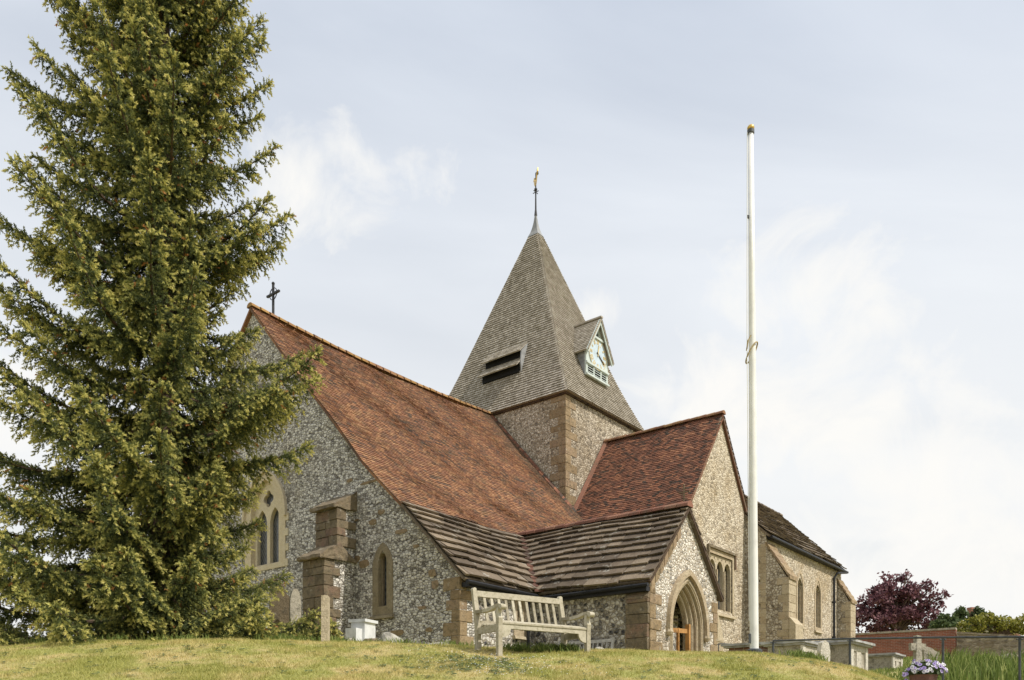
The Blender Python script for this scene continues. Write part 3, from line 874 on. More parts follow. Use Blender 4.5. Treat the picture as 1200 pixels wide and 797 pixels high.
# mortar fillet and worn tiles against the tower's west face
m = MB()
for k in range(56):
    s0, s1 = k * 0.08, (k + 1) * 0.08 - .004
    z0, z1 = zprof(s0), zprof(s1)
    w0 = 0.17 + rg.uniform(-.03, .03)
    q4 = [Vector((27.11 - w0, RN - s0, z0 + .035)), Vector((27.11 - w0, RN - s1, z1 + .035)), Vector((27.09, RN - s1, z1 + .12)), Vector((27.09, RN - s0, z0 + .12))]
    m.add([p - ZX * .05 for p in q4] + [p + ZX * (.004 + .01 * rg.random()) for p in q4], [(4, 5, 6, 7), (1, 2, 6, 5), (0, 1, 5, 4)])
cb(m, 'tile_fillet', M_TILE2, nave_roof, recalc=False)

# gable verge boards along the west slope
m = MB()
pts = [Vector((E_W - .06, RN - s, zprof(s) - .06)) for s, z in PROF]
for p, q in zip(pts, pts[1:]): m.bar(p, q, 0.09, 0.07)
cb(m, 'verge', M_BUTT)
m = MB()
cxp = Vector((E_W + 0.75, RN, 14.9))
m.bar(cxp, cxp + ZX * 1.0, 0.06, 0.06)
m.bar(cxp + Vector((0, -.33, .68)), cxp + Vector((0, .33, .68)), 0.07, 0.06)
for a0 in range(4):
    for t in range(5):
        a, b_ = a0 * math.pi / 2 + math.pi / 2 * (.14 + .72 * t / 5), a0 * math.pi / 2 + math.pi / 2 * (.14 + .72 * (t + 1) / 5)
        m.bar(cxp + Vector((0, math.cos(a) * .19, .68 + math.sin(a) * .19)), cxp + Vector((0, math.cos(b_) * .19, .68 + math.sin(b_) * .19)), .022, .022, up=(1, 0, 0))
m.ball(cxp + ZX * 1.02, 0.055)
cb(m, 'gable_cross', M_IRON)

# --- porch walls: south gable with moulded doorway, side walls
RE = (E_P0 + E_P1) / 2
Z_PR = 7.40; PITCH = 1.05
def zporch(e): return Z_PR - abs(e - RE) * PITCH
de0, dz0 = on_n(790, 765, N_P); de1, _ = on_n(826, 765, N_P); dap, dzap = on_n(807, 676, N_P)
dc = (on_n(785, 765, N_P)[0] + on_n(823, 765, N_P)[0]) / 2
dw = on_n(823, 765, N_P)[0] - on_n(785, 765, N_P)[0]
DFL = 2.55
dH = dzap - DFL - 0.05
door_out = arch(dw, dH - dw * 0.72, dw * 0.72, 14, dc, DFL)
pzw = lambda e: zporch(e) - 0.06
m = MB()
m.plate([(E_P0, GB), (E_P0, pzw(E_P0)), (RE, pzw(RE)), (E_P1, pzw(E_P1)), (E_P1, GB)], [door_out], (0, N_P, 0), EX, ZX, -NX, 0.5)
cb(m, 'porch_front', M_FLINT_P)
m = MB(); m.box(E_P0, E_P0 + .45, N_P + .5, N_A, GB, pzw(E_P0))
cb(m, 'porch_side_wall', M_FLINT_D)
m = MB()
zs0, zs1 = 3.5, 4.7
m.plate([(N_P + .5, GB), (N_P + .5, pzw(E_P0)), (N_A, pzw(E_P0)), (N_A, GB)], [[(N_P + 1.0, zs0), (N_P + 1.0, zs1), (N_P + 2.7, zs1), (N_P + 2.7, zs0)]], (E_P1, 0, 0), NX, ZX, EX, .45)  # unseen east opening, added to let daylight into the porch
cb(m, 'porch_side_wall', M_FLINT_D)
# orders of the arch
m = MB()
wids = [dw, dw - 0.26, dw - 0.46, dw - 0.64, dw - .80]
for k in range(4):
    o = arch(wids[k] + (0.0 if k else 0.02), dH - dw * .72, dw * .72 - (dw - wids[k]) / 2 * 1.05, 14, dc, DFL)
    i_ = arch(wids[k + 1], dH - dw * .72, dw * .72 - (dw - wids[k + 1]) / 2 * 1.05, 14, dc, DFL - .002)
    m.plate(o + i_[::-1], [], (0, N_P - 0.02 + 0.10 * k, 0), EX, ZX, -NX, 0.12)
    # round roll on each order
    roll = arch((wids[k] + wids[k + 1]) / 2, dH - dw * .72, dw * .72 - (dw - (wids[k] + wids[k + 1]) / 2) / 2 * 1.05, 14, dc, DFL)
    m.tube([(x, N_P - 0.02 + .10 * k, z) for x, z in roll], 0.035, 6)
dr = cb(m, 'doorway_arch', M_DRESS)
m = MB()
o = arch(dw + 0.42, 0.12, dw * .72 + .24, 14, dc, DFL + dH - dw * .72 - .14)
i_ = arch(dw + 0.14, 0.12, dw * .72 + .08, 14, dc, DFL + dH - dw * .72 - .14)
m.plate(o + i_[::-1], [], (0, N_P - 0.12, 0), EX, ZX, -NX, 0.14)
for sg in (-1, 1):
    m.ball((dc + sg * (dw / 2 + .14), N_P - .07, DFL + dH - dw * .72 - .18), .11, 8)
cb(m, 'hood_mould', M_DRESS, dr)
# inside of the porch
m = MB()
m.box(E_P0 + .45, E_P1 - .45, N_P - .3, N_A, GB - .1, DFL + .01)
cb(m, 'porch_floor', M_TOMB)
m = MB()
m.box(E_P0 + .452, E_P0 + .50, N_P + .51, N_A - .01, DFL, 5.2)
m.box(E_P1 - .50, E_P1 - .452, N_P + .51, N_A - .01, DFL, 3.49)
m.box(E_P0 + .51, E_P1 - .51, N_A - .06, N_A - .012, DFL, 5.2)
cb(m, 'plaster_lining', M_PLASTER)
m = MB()
m.box(E_P0 + .5, E_P1 - .5, N_A - 1.3, N_A - 1.1, 4.85, 5.05)
m.box(E_P0 + .5, E_P1 - .5, N_P + .7, N_P + .88, 4.85, 5.05)
cb(m, 'tie_beam', M_BEAM)
m = MB()
m.plate(arch(1.2, 1.6, .7, 10, RE + .3, DFL), [], (0, N_A - .075, 0), EX, ZX, -NX, .04)
cb(m, 'inner_door', M_BEAM)
# new oak gate standing open in the doorway
gx0 = dc - wids[4] / 2 + .04
gate_w = (wids[4]) * 0.62
m = MB()
gzb, gzt = DFL + .08, DFL + 1.58
gy = N_P + 0.30
def gate_pt(t, z): return Vector((gx0 + gate_w * t, gy - .25 * t, z))
m.bar(gate_pt(0, gzb), gate_pt(0, gzt), .09, .06); 
m.bar(gate_pt(.5, gzb), gate_pt(.5, gzt), .07, .05)
for z in (gzb + .06, gzb + .38, gzt - .07): m.bar(gate_pt(0, z), gate_pt(1, z), .05, .12)
m.bar(gate_pt(.2, gzb), gate_pt(.2, gzb + .4), .3, .03); m.bar(gate_pt(.75, gzb), gate_pt(.75, gzb + .4), .3, .03)
gt = cb(m, 'porch_gate', M_OAKGATE)
m = MB(); m.bar(gate_pt(1, gzb - .05), gate_pt(1, gzt + .12), .12, .09)
cb(m, 'gate_post', M_OAKGATE, gt)

# quoins and corner buttresses of the porch
m = MB()
quoins(m, E_P0, N_P, 1, 1, GB, 5.02, rg, 0.26, 0.38, (0.26, 0.62), 0.03)
cb(m, 'quoin_stones', M_QUOIN); m = MB()
quoins(m, E_P1, N_P, -1, 1, GB, 5.02, rg, 0.26, 0.38, (0.22, 0.4), 0.03)
cb(m, 'quoin_stones', M_QUOIN); m = MB()
# kneeler stones up the gable
for k in range(7):
    e = E_P0 + .02 + k * .235
    z = pzw(e)
    if z < 6.9: m.hexa([(e, N_P - .025, z - .42), (e + .20, N_P - .025, z - .42 + .16), (e + .20, N_P + .1, z - .26), (e, N_P + .1, z - .42)],
           [(e, N_P - .025, z - .05), (e + .20, N_P - .025, z + .13), (e + .20, N_P + .1, z + .13), (e, N_P + .1, z - .05)])
cb(m, 'gable_stones', M_QUOIN)
m = MB()
courses_block(m, E_P0 - .10, E_P0 + .3, N_P + .02, N_P + .66, GB, 4.72, rg)
m.hexa([(E_P0 - .12, N_P - .0, 4.72), (E_P0 + .1, N_P - .0, 4.72), (E_P0 + .1, N_P + .68, 4.72), (E_P0 - .12, N_P + .68, 4.72)],
       [(E_P0 - .12, N_P - .0, 4.76), (E_P0 + .1, N_P - .0, 5.08), (E_P0 + .1, N_P + .68, 5.08), (E_P0 - .12, N_P + .68, 4.76)])
cb(m, 'corner_buttress', M_BUTT)
m = MB()
courses_block(m, E_P1 - .02, E_P1 + .42, N_P - .02, N_P + .5, GB, 3.95, rg)
m.hexa([(E_P1, N_P - .03, 3.95), (E_P1 + .44, N_P - .03, 3.95), (E_P1 + .44, N_P + .52, 3.95), (E_P1, N_P + .52, 3.95)],
       [(E_P1, N_P - .03, 4.75), (E_P1 + .05, N_P - .03, 4.7), (E_P1 + .05, N_P + .52, 4.7), (E_P1, N_P + .52, 4.75)])
cb(m, 'corner_buttress', M_DRESS)

# --- slab roofs: porch slopes and the aisle slope, with valleys
zaisle = lambda n: 5.19 + (n - 13.69) * 2.21 / 2.24
def valley_n(e): return 13.69 + (zporch(e) - 5.19) * 2.24 / 2.21
sl_len = math.hypot(2.15, 2.15 * PITCH)
def P_pw(u, v):
    t = v / sl_len
    e = RE - 2.15 * (1 - t)
    return Vector((e, u, Z_PR - (RE - e) * PITCH - 0.03 * math.sin(u * 1.3)))
def P_pe(u, v):
    t = v / sl_len
    e = RE + 2.15 * (1 - t)
    return Vector((e, -u, Z_PR - (e - RE) * PITCH))
def gauges(total, g0, g1):
    n = round(total / ((g0 + g1) / 2)); r = [g0 + (g1 - g0) * i / (n - 1) for i in range(n)]
    k = total / sum(r); return [x * k for x in r]
NW_ = Vector((-PITCH, 0, 1)).normalized(); NE_ = Vector((PITCH, 0, 1)).normalized()
m = MB()
vr = lambda v: (N_P - .13, valley_n(RE - 2.15 * (1 - v / sl_len)) - 0.02)
q4 = [Vector((RE - 2.15, N_P - .1, zporch(RE - 2.15))), Vector((RE - 2.15, valley_n(RE - 2.15), zporch(RE - 2.15))), Vector((RE, valley_n(RE), Z_PR)), Vector((RE, N_P - .1, Z_PR))]
m.hexa([p - NW_ * .07 for p in q4], [p - NW_ * .012 for p in q4])
tiles(m, P_pw, gauges(sl_len, .36, .21), vr, 0.55, 0.055, 0.024, rg, NW_, vary=0.45)
q4 = [Vector((RE + 2.15, N_P - .1, zporch(RE - 2.15))), Vector((RE + 2.15, valley_n(RE - 2.15), zporch(RE - 2.15))), Vector((RE, valley_n(RE), Z_PR)), Vector((RE, N_P - .1, Z_PR))]
m.hexa([p - NE_ * .07 for p in q4], [p - NE_ * .012 for p in q4])
tiles(m, P_pe, gauges(sl_len, .36, .21), lambda v: (-vr(v)[1], -vr(v)[0]), 0.55, 0.055, 0.024, rg, NE_, vary=0.45)
porch_roof = cb(m, 'porch_roof', M_SLAB, recalc=False)
porch_roof['label'] = 'porch roof of thick stone slabs spotted with lichen'
m = MB()
ridge_caps(m, (RE, N_P - .14, Z_PR + .03), (RE, valley_n(RE) + .1, Z_PR + .03), 0.17, 16, rg, 0.02)
cb(m, 'ridge_tiles', M_RIDGE_P, porch_roof)
m = MB()   # red tiles in the valley
for k in range(15):
    t0, t1 = k / 15, (k + 1) / 15 - .004
    ea, eb = RE - 2.15 * (1 - t0), RE - 2.15 * (1 - t1)
    pa, pb = Vector((ea, valley_n(ea), zporch(ea))), Vector((eb, valley_n(eb), zporch(eb)))
    w = 0.17
    A_ = [pa + Vector((-w, w * .0, .03 + .045)), pa + Vector((w * .3, -w, .03 + .045)), pb + Vector((w * .3, -w, .03)), pb + Vector((-w, 0, .03))]
    m.hexa([p - ZX * .05 for p in A_], A_)
cb(m, 'valley_tiles', M_VALLEY, porch_roof)
# porch verge under the south edge
m = MB()
for sg in (-1, 1):
    m.bar((RE, N_P - .07, Z_PR - .05), (RE + sg * 2.15, N_P - .07, zporch(RE - 2.15) - .05), .1, .07)
cb(m, 'verge', M_BEAM, porch_roof)
m = MB()
fx = Vector((RE, N_P + .05, Z_PR + .1))
m.tube([fx, fx + ZX * .5], .018, 6)
m.bar(fx + Vector((-.0, -.16, .33)), fx + Vector((0, .16, .33)), .03, .03)
m.ball(fx + ZX * .52, .03, 8)
for a in (.14, .24, .42): m.bar(fx + Vector((0, -.08, a)), fx + Vector((0, .08, a + .04)), .02, .02)
cb(m, 'ridge_finial', M_BUTT, porch_roof)

# aisle slabs
a_len = math.hypot(2.24, 2.21)
NA_ = Vector((0, -2.21, 2.24)).normalized()
def P_ai(u, v):
    t = v / a_len
    return Vector((u, 13.69 + 2.24 * t, 5.19 + 2.21 * t - .03 * math.sin(u * 1.1)))
def e_val(v): 
    z = 5.19 + 2.21 * v / a_len
    return RE - (Z_PR - z) / PITCH
m = MB()
q4 = [Vector((E_W - .12, 13.69, 5.19)), Vector((e_val(0), 13.69, 5.19)), Vector((RE, 15.93, 7.40)), Vector((E_W - .12, 15.93, 7.40))]
m.hexa([p - NA_ * .08 for p in q4], [p - NA_ * .02 for p in q4])
q4 = [Vector((2 * RE - e_val(0), 13.69, 5.19)), Vector((27.1, 13.69, 5.19)), Vector((27.1, 15.93, 7.40)), Vector((RE, 15.93, 7.40))]
m.hexa([p - NA_ * .08 for p in q4], [p - NA_ * .02 for p in q4])
ga = gauges(a_len, .38, .24)
tiles(m, P_ai, ga, lambda v: (E_W - .14, e_val(v) - .06), 0.62, 0.055, 0.024, rg, NA_, vary=0.45)
tiles(m, P_ai, ga, lambda v: (2 * RE - e_val(v) + .05, 27.1), 0.62, 0.055, 0.024, rg, NA_, vary=0.45)
aisle_roof = cb(m, 'aisle_roof', M_SLAB, recalc=False)

# gutters
m = MB()
m.tube([(E_P0 - .26, N_P - .08, 5.02), (E_P0 - .26, valley_n(E_P0) + .0, 4.98)], .05, 8)
m.box(E_P0 - .2, E_P0 - .01, N_P + .0, N_A - .3, 4.88, 5.0)  # black strip behind the gutter, painted as deep shadow under the eave
cb(m, 'gutter', M_GUTTER)
m = MB()
m.tube([(E_W - .08, 13.63, 5.08), (E_P0 - .25, 13.63, 5.05)], .055, 8)
m.box(E_W + .05, E_P0 - .25, 13.68, 13.94, 4.98, 5.09)
m.tube([(E_P0 - .42, 13.8, 5.05), (E_P0 - .42, 13.84, 2.6)], .04, 8)
cb(m, 'gutter', M_GUTTER)

# --- tower
m = MB()
m.plate([(18.98, GB), (18.98, 14.9), (26.45, 14.9), (26.45, GB)], [], (27.15, 0, 0), NX, ZX, -EX, .5)
cb(m, 'tower_wall', M_FLINT_T)
m = MB(); m.box(27.66, 33.02, 18.98, 26.45, GB, 14.9)
cb(m, 'tower_wall', M_FLINT_T)
m = MB()
quoins(m, 27.15, 18.98, 1, 1, 8.0, 14.86, rg, .22, .4, (.32, .72), .02)
cb(m, 'quoin_stones', M_QUOIN); m = MB()
quoins(m, 33.02, 18.98, -1, 1, 8.0, 14.86, rg, .22, .4, (.32, .6), .02)
cb(m, 'quoin_stones', M_QUOIN)
m = MB()
m.box(27.07, 33.1, 18.90, 26.53, 14.78, 14.885)
cb(m, 'eaves_board', M_BEAM)

# --- spire
TC = Vector((30.08, 22.70)); HE, HN = 3.10, 3.92
Z0, HS = 14.86, 9.62
def wsp(t): return (1 - t) * 0.955 + 0.045 * max(0, 1 - t / 0.3) ** 2
TT = 0.935
m = MB()
SPF = {}
for nm, (ox, oy), ho, ha in (('W', (-1, 0), HE, HN), ('S', (0, -1), HN, HE), ('E', (1, 0), HE, HN), ('N', (0, 1), HN, HE)):
    al = Vector((-oy, ox, 0)); out = Vector((ox, oy, 0))
    slen = math.hypot(HS, ho)
    def P(u, v, al=al, out=out, ho=ho, slen=slen):
        t = v / slen
        p = out * (ho * wsp(t)) + al * u
        return Vector((TC.x + p.x, TC.y + p.y, Z0 + HS * t))
    nrm = (out * HS + ZX * ho).normalized()
    rows = int(slen * TT / 0.125)
    tiles(m, P, [0.125] * rows, lambda v, ha=ha, slen=slen: (-ha * wsp(v / slen) - .01, ha * wsp(v / slen) + .01), 0.13, 0.030, 0.009, rg, nrm, vary=0.3)
    SPF[nm] = P
# solid core below the shingles
levels = [0, .05, .1, .15, .2, .25, .3, .6, TT + .02]
for t0, t1 in zip(levels, levels[1:]):
    r = lambda t: [Vector((TC.x + sx * (HE * wsp(t) - .004), TC.y + sy * (HN * wsp(t) - .004), Z0 + HS * t)) for sx, sy in ((-1, -1), (1, -1), (1, 1), (-1, 1))]
    m.hexa(r(t0), r(t1))
spire = cb(m, 'spire', M_SHINGLE, recalc=False)
m = MB()
hw = [wsp(TT - .004) + .010, .050, .034, .021, .012, .009]
zz = [Z0 + HS * t for t in (TT - .004, TT + .018, TT + .04, TT + .065, TT + .095, TT + .105)]
for (h0, z0_), (h1, z1_) in zip(zip(hw, zz), zip(hw[1:], zz[1:])):
    r = lambda h, z: [Vector((TC.x + sx * HE * h, TC.y + sy * HN * h, z)) for sx, sy in ((-1, -1), (1, -1), (1, 1), (-1, 1))]
    m.hexa(r(h0, z0_), r(h1, z1_))
cb(m, 'lead_cap', M_LEAD, spire)
m = MB()
tp = Vector((TC.x, TC.y, zz[-1] - .05))
m.tube([tp, tp + ZX * .25], [.07, .045], 8); m.tube([tp + ZX * .2, tp + ZX * 1.95], [.04, .022], 8)
m.ball(tp + ZX * 1.2, .075, 10)
m.bar(tp + Vector((-.16, 0, 1.08)), tp + Vector((.16, 0, 1.08)), .025, .025); m.bar(tp + Vector((0, -.16, 1.08)), tp + Vector((0, .16, 1.08)), .025, .025)
m.ball(tp + Vector((.05, -.04, 1.95)), .075, 10)
vane = cb(m, 'vane_rod', M_IRON)
m = MB()    # gilt cockerel, nearly edge-on
prof = [(-.35, .55), (-.22, .50), (-.10, .20), (.0, .08), (.12, .12), (.2, .25), (.24, .42), (.34, .46), (.25, .52), (.22, .58), (.14, .52), (.08, .34), (-.05, .34), (-.14, .5), (-.22, .68), (-.32, .72)]
dv_ = Vector((0.58, 0.81, 0))
m.plate(prof, [], tp + ZX * 1.28 + Vector((0, -.02, 0)), dv_, ZX, Vector((.81, -.58, 0)), .035)
cb(m, 'weathercock', M_GOLD, vane)

# louvred opening in the west face of the spire
zc = 17.05
def wface(z): 
    t = (z - Z0) / HS
    return TC.x - HE * wsp(t)
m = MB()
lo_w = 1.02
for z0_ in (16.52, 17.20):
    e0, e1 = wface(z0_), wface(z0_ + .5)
    m.box(e0 - .10, e0 + .3, TC.y - lo_w, TC.y + lo_w, z0_, z0_ + .30)  # solid near-black block stands in for the shade inside the louvre
lv_ = cb(m, 'louvre_shade', M_DARK)
m = MB()
slope_l = 0.95
for z0_ in (16.52, 17.20):
    zt = z0_ + .78
    et = wface(zt) - .02
    eb = wface(z0_ + .22) - .42
    zb = z0_ + .22
    def P(u, v, et=et, eb=eb, zt=zt, zb=zb):
        t = v / 0.62
        return Vector((eb + (et - eb) * t, -u + TC.y, zb + (zt - zb) * t))
    nn = Vector((-(zt - zb), 0, et - eb)).normalized()
    q4 = [P(-lo_w - .08, 0), P(lo_w + .08, 0), P(lo_w + .08, .62), P(-lo_w - .08, .62)]
    m.hexa([p - nn * .03 for p in q4], q4)
    tiles(m, P, [.125] * 5, lambda v: (-lo_w - .1, lo_w + .1), .15, .014, .008, rg, nn, vary=.3)
cb(m, 'louvre_blade', M_SHINGLE, lv_, recalc=False)
m = MB()
for sg in (-1, 1):
    n0 = TC.y + sg * (lo_w + .02); n1_ = n0 + sg * .05
    prof = [(wface(16.50) + .1, 16.50), (wface(16.50) - .04, 16.50), (wface(16.8) - .2, 16.85), (wface(17.3) - .3, 17.42), (wface(17.95), 17.95), (wface(17.95) + .2, 17.95)]
    if sg > 0: prof = [(wface(16.50) + .1, 16.50), (wface(16.50) - .1, 16.50), (wface(18.0) - .05, 18.0), (wface(18.0) + .2, 18.0)]
    m = MB(); m.plate(prof, [], (0, min(n0, n1_), 0), EX, ZX, -NX, -.05)
    cb(m, 'louvre_cheek', M_LEAD, lv_)

# clock dormer on the south face
DE, DN = TC.x, 19.36
dwid = 1.72; zb_, ze_, za_ = 16.38, 17.62, 19.02
m = MB()
h2 = dwid / 2
front_out = [(DE - h2, zb_), (DE - h2, ze_), (DE, za_ - .12), (DE + h2, ze_), (DE + h2, zb_)]
lou = [(DE - h2 + .12, zb_ + .12), (DE - h2 + .12, zb_ + .46), (DE + h2 - .12, zb_ + .46), (DE + h2 - .12, zb_ + .12)]
tri = [(DE - .26, za_ - .78), (DE, za_ - .40), (DE + .26, za_ - .78)]
m.plate(front_out, [lou, tri], (0, DN, 0), EX, ZX, -NX, .08)
dorm = cb(m, 'clock_dormer', M_GREENW)
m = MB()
m.plate([(DE - h2 + .05, zb_ + .05), (DE - h2 + .05, ze_), (DE, za_ - .22), (DE + h2 - .05, ze_), (DE + h2 - .05, zb_ + .05)], [], (0, DN + .07, 0), EX, ZX, -NX, .05)  # near-black sheet painted as the unlit inside of the dormer
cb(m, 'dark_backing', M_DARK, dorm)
m = MB()
for k in range(3):
    z = zb_ + .15 + k * .1
    m.hexa([(DE - h2 + .1, DN - .01, z), (DE + h2 - .1, DN - .01, z), (DE + h2 - .1, DN + .06, z + .05), (DE - h2 + .1, DN + .06, z + .05)],
           [(DE - h2 + .1, DN - .01, z + .025), (DE + h2 - .1, DN - .01, z + .025), (DE + h2 - .1, DN + .06, z + .075), (DE - h2 + .1, DN + .06, z + .075)])
for k in (-.28, .28): m.box(DE + k - .035, DE + k + .035, DN - .022, DN + .02, zb_ + .1, zb_ + .48)
cb(m, 'louvre_slats', M_GREENW, dorm)
m = MB()    # side cheeks
for sg in (-1, 1):
    e0 = DE + sg * (h2 - .03)
    zz_ = [zb_ + .02, ze_]
    nb = lambda z: TC.y - HN * wsp((z - Z0) / HS) + .08
    prof = [(DN + .08, zb_), (DN + .08, ze_ + .04), (nb(ze_ + .04), ze_ + .04), (max(nb(zb_), DN + .1), zb_)]
    m = MB(); m.plate(prof, [], (e0, 0, 0), NX, ZX, EX if sg > 0 else -EX, .05)
    cb(m, 'dormer_cheek', M_LEAD, dorm)
m = MB()    # small gabled roof, shingled
over = .22
slp = (za_ - ze_) / h2
for sg in (-1, 1):
    he = h2 + .16
    ln = math.hypot(he, he * slp)
    nn = Vector((sg * slp, 0, 1)).normalized()
    def P(u, v, sg=sg, he=he, ln=ln):
        t = v / ln
        e = DE + sg * he * (1 - t)
        return Vector((e, sg * u if sg < 0 else u, za_ - he * slp * (1 - t)))
    def Pn(u, v, sg=sg, he=he, ln=ln):
        t = v / ln
        return Vector((DE + sg * he * (1 - t), u, za_ - he * slp * (1 - t)))
    def nback(v, he=he, ln=ln):
        z = za_ - he * slp * (1 - v / ln)
        return TC.y - HN * wsp((z - Z0) / HS) + .12
    q4 = [Pn(DN - over, 0), Pn(nback(0), 0), Pn(nback(ln), ln), Pn(DN - over, ln)]
    m.hexa([p - nn * .05 for p in q4], [p for p in q4])
    tiles(m, Pn, [.125] * int(ln / .125), lambda v: (DN - over - .02, nback(v)), .15, .016, .008, rg, nn, vary=.3)
m.bar((DE, DN - over - .03, za_ + .035), (DE, TC.y - HN * wsp((za_ - Z0) / HS) + .1, za_ + .035), .16, .07)
cb(m, 'dormer_roof', M_SHINGLE, dorm, recalc=False)
m = MB()
for sg in (-1, 1):
    m.bar((DE, DN - over + .06, za_ - .10), (DE + sg * (h2 + .14), DN - over + .06, za_ - .10 - (h2 + .14) * slp), .05, .16)
m.bar((DE - .42, DN - .05, za_ - .86), (DE + .42, DN - .05, za_ - .86), .07, .09)
m.bar((DE - h2 - .02, DN - .03, zb_ + .53), (DE + h2 + .02, DN - .03, zb_ + .53), .07, .08)
m.bar((DE - h2 - .02, DN - .03, zb_ + .03), (DE + h2 + .02, DN - .03, zb_ + .03), .09, .08)
cb(m, 'barge_boards', M_GREENW, dorm)
# clock face with gilt Roman numerals and hands
zk = 17.50; cr_ = .66
m = MB()
m.plate([(DE + cr_ * 1.04 * math.cos(2 * math.pi * k / 48), zk + cr_ * 1.04 * math.sin(2 * math.pi * k / 48)) for k in range(48)], [], (0, DN - .025, 0), EX, ZX, -NX, .03)
clock = cb(m, 'clock_face', M_CLOCK, dorm)
m = MB()
ROM = ['XII', 'I', 'II', 'III', 'IIII', 'V', 'VI', 'VII', 'VIII', 'IX', 'X', 'XI']
for h, txt in enumerate(ROM):
    a = R(90 - 30 * h)
    rad = Vector((math.cos(a), 0, math.sin(a))); tan = Vector((math.sin(a), 0, -math.cos(a)))
    wid = {'I': .045, 'V': .10, 'X': .10}
    tot = sum(wid[c] for c in txt); x = -tot / 2
    cen = Vector((DE, DN - .032, zk)) + rad * (cr_ * .80)
    for c in txt:
        w = wid[c]; mid = cen + tan * (x + w / 2)
        p = lambda i, j: mid + tan * i + rad * j
        hh = .10
        if c == 'I': st = [(p(0, -hh), p(0, hh))]
        elif c == 'V': st = [(p(-.035, hh), p(0, -hh)), (p(.035, hh), p(0, -hh))]
        else: st = [(p(-.035, hh), p(.035, -hh)), (p(.035, hh), p(-.035, -hh))]
        for s0, s1 in st: m.bar(s0, s1, .012, .028, up=(0, 0.01, 0) if False else (rad.x * 0 + tan.x, 0, tan.z))
        x += w
for k in range(60):
    if k % 5 == 0:
        a = 2 * math.pi * k / 60
        m.bar(Vector((DE + math.cos(a) * cr_ * .98, DN - .03, zk + math.sin(a) * cr_ * .98)), Vector((DE + math.cos(a) * cr_ * 1.02, DN - .03, zk + math.sin(a) * cr_ * 1.02)), .02, .03)
for k in range(48):
    a, b_ = 2 * math.pi * k / 48, 2 * math.pi * (k + 1) / 48
    m.bar((DE + math.cos(a) * cr_ * 1.02, DN - .03, zk + math.sin(a) * cr_ * 1.02), (DE + math.cos(b_) * cr_ * 1.02, DN - .03, zk + math.sin(b_) * cr_ * 1.02), .02, .02)
cb(m, 'numerals', M_GILTP, clock)
for nm, ang, ln, wd in (('minute_hand', -32, .56, .045), ('hour_hand', 80, .40, .06)):
    m = MB(); a = R(ang)
    d_ = Vector((math.cos(a), 0, math.sin(a)))
    m.bar(Vector((DE, DN - .05, zk)) - d_ * .1, Vector((DE, DN - .05, zk)) + d_ * ln, .014, wd, up=(d_.z, 0, -d_.x))
    cb(m, nm, M_GILTP if nm == 'hour_hand' else M_BEAM, clock)

# --- south transept: gable wall with square-headed window, tiled roof
RT, ZT, PT = 30.06, 13.56, 1.41
zt_ = lambda e: ZT - abs(e - RT) * PT
we0, wz0 = on_n(831.5, 716, N_T); we1, wz1 = on_n(858, 659, N_T)
wb = on_n(845, 716, N_T)[1]; wt_ = on_n(845, 652, N_T)[1]
hole = [(we0, wb), (we0, wt_), (we1, wt_), (we1, wb)]
TW0 = 27.0
m = MB()
m.plate([(TW0, GB), (TW0, zt_(TW0) - .06), (RT, ZT - .06), (E_C, zt_(E_C) - .06), (E_C, GB)], [hole], (0, N_T, 0), EX, ZX, -NX, .55)
cb(m, 'transept_front', M_FLINT_S)
m = MB(); m.box(TW0, TW0 + .5, N_T + .55, 19.0, GB, zt_(TW0) - .06)
cb(m, 'transept_side_wall', M_FLINT_T)
# window: frame with three arched lights
m = MB()
iw = (we1 - we0)
lights = []
for k in range(3):
    c_ = we0 + iw * (k + .5) / 3
    lights.append(arch(iw / 3 - .12, (wt_ - wb) * .72, (iw / 3 - .12) * .62, 8, c_, wb + .05))
    for sg in (-1, 1): lights.append([(c_ + sg * iw * .085 + .045 * math.cos(a * math.pi / 4), wt_ - .13 + .05 * math.sin(a * math.pi / 4)) for a in range(8)])
m.plate([(we0 - .0, wb), (we0, wt_), (we1, wt_), (we1, wb)], lights, (0, N_T + .05, 0), EX, ZX, -NX, .14)
sqw = cb(m, 'square_window', M_DRESS)
sqw['label'] = 'square headed window of three arched lights'
m = MB()
m.box(we0 - .16, we0, N_T - .02, N_T + .2, wb - .05, wt_ + .18)
m.box(we1, we1 + .16, N_T - .02, N_T + .2, wb - .05, wt_ + .18)
m.box(we0 - .0, we1 + .0, N_T - .02, N_T + .2, wt_ + .0, wt_ + .18)
for k in (1, 2):
    c_ = we0 + iw * k / 3
    m.bar((c_, N_T + .03, wb), (c_, N_T + .03, wt_ - .55), .07, .07, up=(1, 0, 0))
cb(m, 'jamb', M_DRESS, sqw)
m = MB()
m.box(we0 - .24, we1 + .24, N_T - .10, N_T + .05, wt_ + .185, wt_ + .28)
m.box(we0 - .24, we0 - .14, N_T - .09, N_T + .05, wt_ - .35, wt_ + .184); m.box(we1 + .14, we1 + .24, N_T - .09, N_T + .05, wt_ - .35, wt_ + .184)
cb(m, 'label_mould', M_BUTT, sqw)
m = MB()
m.hexa([(we0 - .2, N_T - .10, wb - .22), (we1 + .2, N_T - .10, wb - .22), (we1 + .2, N_T + .25, wb - .22), (we0 - .2, N_T + .25, wb - .22)],
       [(we0 - .2, N_T - .08, wb - .12), (we1 + .2, N_T - .08, wb - .12), (we1 + .2, N_T + .25, wb + .0), (we0 - .2, N_T + .25, wb + .0)])
cb(m, 'sill', M_DRESS, sqw)
m = MB(); m.box(we0 + .01, we1 - .01, N_T + .29, N_T + .31, wb, wt_)
cb(m, 'glass', M_GLASS, sqw)

